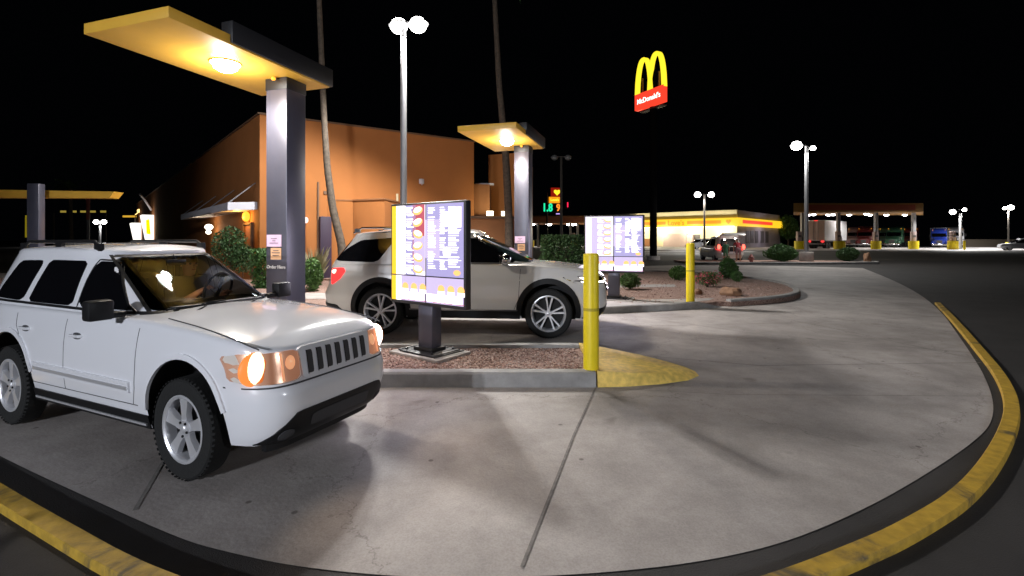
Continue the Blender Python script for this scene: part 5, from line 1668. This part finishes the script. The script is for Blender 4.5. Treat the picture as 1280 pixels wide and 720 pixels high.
def pump_island(label, u, y, wd=1.35, group='fuel islands with yellow guards'):
    t = thing('fuel_pump', label, 'fuel pump', (px(u, y), y, 0), 0, group)
    mb = MB(); mb.prism(chaikin_closed([(-wd / 2, -.5), (wd / 2, -.5), (wd / 2, .5), (-wd / 2, .5)], 2), 0, 1.25); mb.build('guard', M['yellow'], t, smooth=True, angle=30)
    mb = MB(); mb.box((-.05, 0, 1.75), (.62, .5, 1.9)); bd = mb.build('pump_body', M['beige'], t, bevel=.04)
    mb = MB(); mb.box((-.05, -.26, 2.0), (.40, .04, .3)); mb.build('pump_display', M['mullion'], bd)
    mb = MB(); mb.tube([(.28, -.1, 2.2), (.45, -.15, 1.6), (.40, -.15, 1.2), (.28, -.2, 1.9)], .035, 6); mb.build('hose', M['plastic'], t, smooth=True)
    return t
for u, nm in ((999, 'first'), (1048, 'second'), (1095, 'third'), (1142, 'fourth')):
    pump_island('fuel pump in a yellow guard, %s from the left under the diesel canopy' % nm, u, 73.6)
pump_island('fuel pump in a yellow guard standing outside the diesel canopy, by the right lamp post', 1191, 71)
for i, (u, v) in enumerate(((664, 94), (717, 94))):
    pump_island(('fuel pump in a yellow guard left of the price sign posts', 'fuel pump in a yellow guard under the car canopy, right of the price sign')[i], u, 93, 1.2)
def small_bollard(label, u, y, h, r):
    t = thing('bollard', label, 'bollard', (px(u, y), y, 0), 0, 'lot bollards')
    mb = MB(); mb.lathe([(r, 0), (r, h - .1), (r * .7, h), (0, h)], 16); mb.build('sleeve', M['yellow'], t, smooth=True)
small_bollard('slim yellow bollard right of the outer fuel pump', 1205.5, 69, 1.35, .15)
small_bollard('thick yellow bollard near the right edge of the truck lot', 1260, 68, 1.1, .28)
small_bollard('yellow bollard right behind the first fuel pump of the diesel canopy', 1007, 73, 1.2, .2)
small_bollard('yellow bollard right behind the second fuel pump of the diesel canopy', 1055, 73, 1.2, .2)
# low wall at the back of the lot
mb = MB(); mb.box((0, 0, .7), (22, .3, 1.4)); mb.box((0, 0, 1.44), (22.2, .4, .08)); o = mb.build('boundary_wall', mat('wall_brown', (.10, .08, .06), .8), loc=(px(1235, 92), 92, 0)); props(o, 'low dark wall along the back of the truck lot', 'wall')

# ---- trucks
def trailer(label, x, y, rz, L=13, lit=True):
    t = thing('semi_trailer', label, 'trailer', (x, y, 0), rz)
    mb = MB(); mb.box((0, L / 2, 2.95), (2.55, L, 3.3)); mb.build('box', M['trailer'], t, bevel=.04)
    mb = MB(); mb.box((-.62, -.03, 2.95), (1.2, .06, 3.1)); mb.box((.62, -.03, 2.95), (1.2, .06, 3.1)); dr_ = mb.build('rear_doors', M['beige'], t, bevel=.02)
    mb = MB()
    for x_ in (-.35, .35): mb.tube([(x_, -.09, 1.5), (x_, -.09, 4.4)], .025, 6)
    mb.build('lock_bar', M['pole'], dr_)
    mb = MB(); mb.box((0, .1, .75), (2.5, .12, .16)); 
    for x_ in (-.9, .9): mb.box((x_, .1, 1.0), (.12, .12, .6))
    mb.build('underrun_bar', M['pole'], t)
    mb = MB(); mb.box((0, L / 2, 1.15), (1.0, L, .25)); mb.build('chassis', M['plastic'], t)
    for sx in (-1, 1):
        mb = MB(); mb.box((sx * .95, -.05, 1.15), (.42, .12, .22)); mb.build('tail_light', M['e_tail'], t)
        for yy in (1.2, 2.5):
            mb = MB(); mb.lathe([(.2, -.28), (.5, -.28), (.52, -.2), (.52, .2), (.5, .28), (.2, .28)], 24, T=Matrix.Translation((sx * .95, yy, .52)) @ Matrix.Rotation(R(90), 4, 'Y')); mb.build('wheel', M['tyre'], t, smooth=True)
    mb = MB(); mb.box((0, -.05, 4.52), (.5, .06, .08)); mb.build('marker_light', M['e_tail'], t)
    return t
trailer('white semi trailer seen from behind with red tail lights under the diesel canopy', px(1020, 78), 78, R(-50), 11)

def tractor(label, x, y, rz, m, lamps='e_led', hm=4.0, boxm=None, sc=1.0):
    t = thing('semi_truck', label, 'truck', (x, y, 0), rz, None, (sc, sc, sc))
    # front faces local -Y
    cab = [(-1.15, 0.9), (1.15, .9), (1.2, 3.2), (-1.2, 3.2)]
    mb = MB()
    prof = [(.9, .9), (.75, 1.5), (.95, 2.2), (1.25, 2.9), (2.0, hm - .35), (3.2, hm), (3.2, .9)]
    vs = [(-1.2, a, z) for a, z in prof] + [(1.2, a, z) for a, z in prof]; n = len(prof)
    mb.add(vs, [tuple(range(n)), tuple(range(n, 2 * n))[::-1]] + [(i, (i + 1) % n, n + (i + 1) % n, n + i) for i in range(n)])
    cb = mb.build('cab', m, t, bevel=.08)
    mb = MB(); prof = [(-.9, .6), (-.95, 1.55), (-.5, 1.78), (.85, 2.0), (.85, .6)]
    vs = [(-.85, a, z) for a, z in prof] + [(.85, a, z) for a, z in prof]; n = len(prof)
    mb.add(vs, [tuple(range(n)), tuple(range(n, 2 * n))[::-1]] + [(i, (i + 1) % n, n + (i + 1) % n, n + i) for i in range(n)])
    mb.build('bonnet', m, t, bevel=.07)
    mb = MB(); mb.box((0, -.955, 1.1), (.8, .05, .6)); mb.build('grille', M['mullion'], t)
    mb = MB(); mb.box((0, -1.0, .55), (2.35, .2, .35)); mb.build('bumper', M['chrome'], t, bevel=.03)
    mb = MB(); mb.add([(-1.05, .86, 2.12), (1.05, .86, 2.12), (1.05, 1.17, 2.8), (-1.05, 1.17, 2.8)], [(0, 1, 2, 3)]); mb.build('windscreen', M['glassdark'], t)
    for sx in (-1, 1):
        mb = MB(); mb.ball((sx * .98, -.85, .95), (.22, .12, .17), 14, 8); mb.build('headlight', M[lamps], t, smooth=True)
        mb = MB(); mb.ball((sx * 1.0, -.35, .95), (.32, .75, .45), 14, 8); mb.build('fender', m, t, smooth=True)
        mb = MB(); mb.lathe([(.2, -.15), (.5, -.15), (.52, .15), (.2, .15)], 24, T=Matrix.Translation((sx * 1.02, -.2, .52)) @ Matrix.Rotation(R(90), 4, 'Y')); mb.build('wheel', M['tyre'], t, smooth=True)
        mb = MB(); mb.lathe([(.2, -.3), (.5, -.3), (.52, .3), (.2, .3)], 24, T=Matrix.Translation((sx * .95, 4.4, .52)) @ Matrix.Rotation(R(90), 4, 'Y')); mb.build('wheel', M['tyre'], t, smooth=True)
        mb = MB(); mb.box((sx * 1.42, .9, 2.3), (.12, .15, .55)); mb.tube([(sx * 1.2, .95, 2.5), (sx * 1.42, .9, 2.5)], .02, 6); mb.build('mirror', M['plastic'], t)
    if boxm:
        mb = MB(); mb.box((0, 8.5, 2.6), (2.5, 10, 2.7)); mb.build('box', boxm, t, bevel=.04)
        mb = MB(); mb.box((0, 7.5, 1.1), (1, 12, .25)); mb.build('chassis', M['plastic'], t)
    mb = MB()
    for k in (-.95, .95): mb.box((k, 1.75, hm - .40), (.10, .08, .06))
    mb.build('marker_light', M['e_orange'], t)
    return t
tractor('blue semi truck facing us with white headlights, right of the diesel canopy', px(1174, 88), 88, R(-40), M['truckblue'], 'e_led', 3.9, M['trailer'], .92)
tractor('pale grey truck half hidden behind the outer fuel pump', px(1195, 92), 92, R(-40), M['trailer'], 'e_taildim', 3.9)
tractor('dark green semi truck parked between the third and fourth fuel pumps', px(1116, 90), 90, R(-48), M['truckgreen'], 'e_taildim', 3.9)
tractor('paler green semi truck parked beside the third fuel pump', px(1106, 98), 98, R(-45), mat('truck_sage', (.15, .26, .16), .4), 'e_led', 4.0)
tractor('maroon semi truck parked behind the white trailer', px(1080, 90), 90, R(-42), M['truckred'], 'e_taildim', 3.9, M['truckred'])
tractor('pinkish semi truck just right of the white trailer', px(1067, 92), 92, R(-42), M['trucklight'], 'e_amber', 3.9)
tractor('red semi truck behind the fourth fuel pump', px(1137, 94), 94, R(-45), M['truckred'], 'e_taildim', 3.9)

# ---- small cars
def small_car(label, name, loc, rz, m, tail='e_taildim', hatch=False, sc=1.0, kind='car'):
    t = thing(name, label, kind, loc, rz, None, (sc, sc, sc))
    bS = Shell(6, 6, b=lambda z: pws(z, [(.2, .82), (.5, .90), (.9, .88), (1.0, .84)], .04), xf=lambda z: pws(z, [(.2, 2.1), (.5, 2.3), (1.0, 2.1)], .04),
               xr=lambda z: pws(z, [(.2, -2.1), (.5, -2.25), (1.0, -2.12)], .04), top=lambda x: pws(x, [(-2.4, 1.02), (.8, 1.02), (1.5, .95), (2.3, .80)], .1), bot=.25, K=40, J=13, rows=8)
    cS = Shell(5, 6, b=lambda z: pws(z, [(.9, .84), (1.5, .66)], .03), xf=lambda z: pws(z, [(.9, 1.4), (1.5, .35)], .03), xr=lambda z: pws(z, [(.9, -2.12), (1.5, -1.75)], .03),
               top=lambda x: pws(x, [(-2.2, 1.58), (-.8, 1.66), (.6, 1.58)], .1), bot=.96, K=24, J=11, rows=8)
    V, F = bS.mesh(); mb = MB(); mb.add(V, F); bo = mb.build('body', m, t, smooth=True, angle=60); cut_arches(bo, [(1.35, .33), (-1.35, .33)], .38, .5)
    V, F = cS.mesh(); mb = MB(); mb.add(V, F); mb.build('cabin', m, t, smooth=True, angle=60)
    fr = on_front(cS, True); frb = on_front(bS, True); ff = on_front(cS)
    panel('rear_window' if not hatch else 'cargo_opening', [(-.62, 1.02), (.62, 1.02), (.52, 1.5), (-.52, 1.5)], fr, .006, M['plastic'], t, cuts=2, k=.08)
    if hatch: panel('cargo_opening', [(-.60, .62), (.60, .62), (.60, 1.0), (-.60, 1.0)], frb, .006, M['plastic'], t, cuts=2, k=.08)
    panel('windscreen', [(-.7, 1.02), (.7, 1.02), (.55, 1.5), (-.55, 1.5)], ff, .006, M['glassdark'], t, cuts=2, k=.08)
    for sg in (-1, 1):
        fs = on_side(cS, sg); fb = on_side(bS, sg)
        panel('side_window', [(.9, 1.04), (.35, 1.47), (-.25, 1.5), (-.3, 1.04)], fs, .006, M['glassdark'], t, cuts=2, k=.08)
        panel('side_window', [(-.38, 1.04), (-.33, 1.5), (-1.2, 1.48), (-1.4, 1.04)], fs, .006, M['glassdark'], t, cuts=2, k=.08)
        panel('tail_light', [(sg * .62 - .0, .78), (sg * .84, .78), (sg * .84, 1.0), (sg * .66, 1.0)] if sg > 0 else [(-.84, .78), (-.62, .78), (-.66, 1.0), (-.84, 1.0)], frb, .012, M[tail], t, cuts=1, k=.1)
        panel('tail_side', [(-2.0, .78), (-2.14, .78), (-2.14, .98), (-1.95, .98)], fb, .012, M[tail], t, cuts=1)
        panel('headlight', [(1.95, .66), (2.12, .66), (2.10, .80), (1.9, .80)], fb, .01, M['chrome'], t, cuts=1)
        strip('door_seam', [(-.34, .95), (-.34, .35)], .012, fb, .003, M['seam'], t)
        mb = MB(); mb.ball((.8, sg * .98, 1.08), (.07, .1, .07), 10, 6); mb.build('door_mirror', m, t, smooth=True)
        for cx in (1.35, -1.35):
            wn = node('wheel', t, (cx, sg * .76, .33), (R(90) if sg < 0 else R(-90), 0, 0))
            mb = MB(); mb.lathe([(.2, -.1), (.31, -.1), (.33, -.07), (.33, .07), (.31, .1), (.2, .1)], 28); mb.build('tyre', M['tyre'], wn, smooth=True)
            mb = MB(); mb.lathe([(.205, .08), (.19, .06), (.04, .05), (0, .07)], 28); mb.build('rim', M['alloy'], wn, smooth=True)
    if hatch:
        for sg in (-1, 1):
            mb = MB(); mb.ball((-2.13, sg * .76, .98), (.07, .10, .17), 12, 8); mb.build('brake_lamp', emi('brake_red', (1, .08, .05), 5), t, smooth=True)
    mb = MB(); mb.box((-2.26, 0, .62), (.02, .34, .12)); mb.build('number_plate', M['white_sign'], t)
    if hatch:
        hd = node('hatch', t)
        mb = MB(); zz = 1.60
        prof = [(-1.72, zz), (-2.05, zz + .17), (-2.65, zz + .28), (-2.85, zz + .16), (-2.83, zz + .09), (-2.6, zz + .18), (-2.1, zz + .08), (-1.75, zz - .06)]
        n = len(prof)
        vs = [(a, -.66, z) for a, z in prof] + [(a, .66, z) for a, z in prof]
        mb.add(vs, [tuple(range(n)), tuple(range(n, 2 * n))[::-1]] + [(i, (i + 1) % n, n + (i + 1) % n, n + i) for i in range(n)])
        mb.build('hatch_shell', m, hd, bevel=.03)
        mb = MB(); mb.box((-2.35, 0, zz + .26), (.5, 1.15, .03)); mb.build('hatch_glass', M['glassdark'], hd)
        mb = MB(); mb.ball((-2.14, .42, 1.45), (.05, .06, .05), 10, 6); mb.ball((-2.14, -.25, 1.52), (.05, .06, .05), 10, 6); mb.build('cargo_lamp', M['e_led'], t, smooth=True)
        light('cargo_light', 'POINT', (-2.4, 0, 1.5), 8, (1, .9, .8), .05, t)
    return t
RC = Vector((px(914, 33.2), 33.2)); rzc = math.atan2(.97, .10)
hd_ = Vector((math.cos(rzc), math.sin(rzc)))
small_car('silver hatchback with its tailgate wide open, two people behind it', 'hatchback_car', (RC.x + hd_.x * 2.3, RC.y + hd_.y * 2.3, 0), rzc, M['silver'], 'e_tail', True, 1.08)
small_car('grey car cut by the right edge of the picture beside the bollard', 'parked_car', (px(1296, 64), 66, 0), R(150), M['truckgrey'])
small_car('dark car parked close to the store front, behind the far lamp post', 'parked_car', (px(882, 70), 72, 0), R(200), M['truckgrey'], 'e_taildim')

# ---- people behind the open hatch
def person(label, loc, rz, top, bottom, bend=0.0, H=1.7, reach=0.3):
    p = thing('person', label, 'person', loc, rz)
    s = H / 1.75
    # faces local +X ; bend leans the upper body forward
    def up(h, f=0.0, y=0.0):
        a = bend; hh = h - .93
        return ((.02 + math.sin(a) * hh + math.cos(a) * f) * s, y * s, (.93 + math.cos(a) * hh - math.sin(a) * f) * s)
    Jt = {'pelvis': (up(.95), (.15 * s, .11 * s)), 'waist': (up(1.10), (.13 * s, .10 * s)), 'chest': (up(1.32), (.16 * s, .115 * s)), 'neck0': (up(1.45), (.07 * s, .065 * s)), 'neck': (up(1.50), .055 * s),
          'head0': (up(1.58, .02), (.075 * s, .08 * s)), 'head1': (up(1.65, .02), (.08 * s, .092 * s)), 'head2': (up(1.72, .01), (.06 * s, .07 * s)),
          'shl': (up(1.41, 0, .18), .058 * s), 'ell': (up(1.15, .10, .24), .042 * s), 'wrl': (up(1.0, reach, .20), .030 * s), 'hal': (up(.96, reach + .06, .19), (.034 * s, .02 * s)),
          'shr': (up(1.41, 0, -.18), .058 * s), 'elr': (up(1.15, .10, -.24), .042 * s), 'wrr': (up(1.0, reach, -.20), .030 * s), 'har': (up(.96, reach + .06, -.19), (.034 * s, .02 * s)),
          'hpl': ((0, .09 * s, .88 * s), .095 * s), 'knl': ((.03 * s, .11 * s, .49 * s), .062 * s), 'anl': ((0, .11 * s, .09 * s), .042 * s), 'fol': ((.14 * s, .12 * s, .045 * s), (.045 * s, .035 * s)),
          'hpr': ((0, -.09 * s, .88 * s), .095 * s), 'knr': ((.03 * s, -.11 * s, .49 * s), .062 * s), 'anr': ((-.02 * s, -.11 * s, .09 * s), .042 * s), 'for': ((.12 * s, -.12 * s, .045 * s), (.045 * s, .035 * s))}
    B = [('pelvis', 'waist'), ('waist', 'chest'), ('chest', 'neck0'), ('neck0', 'neck'), ('neck', 'head0'), ('head0', 'head1'), ('head1', 'head2'),
         ('chest', 'shl'), ('shl', 'ell'), ('ell', 'wrl'), ('wrl', 'hal'), ('chest', 'shr'), ('shr', 'elr'), ('elr', 'wrr'), ('wrr', 'har'),
         ('pelvis', 'hpl'), ('hpl', 'knl'), ('knl', 'anl'), ('anl', 'fol'), ('pelvis', 'hpr'), ('hpr', 'knr'), ('knr', 'anr'), ('anr', 'for')]
    b = skin_figure('body', Jt, B, M['skin'], p, 1)
    nk = Vector(up(1.47)); hipz = .93 * s
    axis = Vector((math.sin(bend), 0, math.cos(bend)))
    org = Vector(up(.93))
    def cls(c):
        if c.z < .09 * s: return 3
        if c.z < .52 * s: return 0
        h = (Vector(c) - org).dot(axis)
        if h < .04 * s: return 2
        if h > .55 * s: return 0
        if abs(c.y) > .2 * s and h < .30 * s: return 0
        return 1
    paint_body(b, cls, [M['skin'], top, bottom, M['ink']])
    hc = up(1.645, .02)
    hands_and_face(p, hc, s, [(up(.96, reach + .06, .19), (.3, 0, -1)), (up(.96, reach + .06, -.19), (.3, 0, -1))], (math.cos(bend), 0, -math.sin(bend) * 0))
    return p
person('person in a red shirt and pinkish shorts leaning into the open hatch', (px(923, 32.2), 32.2, 0), rzc - .1, M['shirt_red'], M['trousers'], R(38), 1.78, .35)
person('person in a pale green top standing at the left of the open hatch', (px(907, 32.3), 32.3, 0), rzc - .5, M['shirt_green'], M['shirt_green'], R(8), 1.5, .2)
# dark far trees seen against the lot lamps
for i, (u, y, s) in enumerate(((985, 99, 2.6), (975, 112, 3.0))):
    t = thing('tree', ('dim green tree between the store and the diesel canopy', 'dim taller tree beyond the store corner')[i], 'tree', (px(u, y), y, 0))
    mb = MB(); mb.tube([(0, 0, 0), (.1, 0, 2), (0, 0, 4)], [.2, .15, .08], 8); mb.build('trunk', M['bark'], t, smooth=True)
    mb = MB(); leafy(mb, (0, 0, 4), (s * .8, s * .8, s), 2500, .22, seedv=50 + i, shell=.3); mb.build('crown', M['leaf'], t, weld=False)
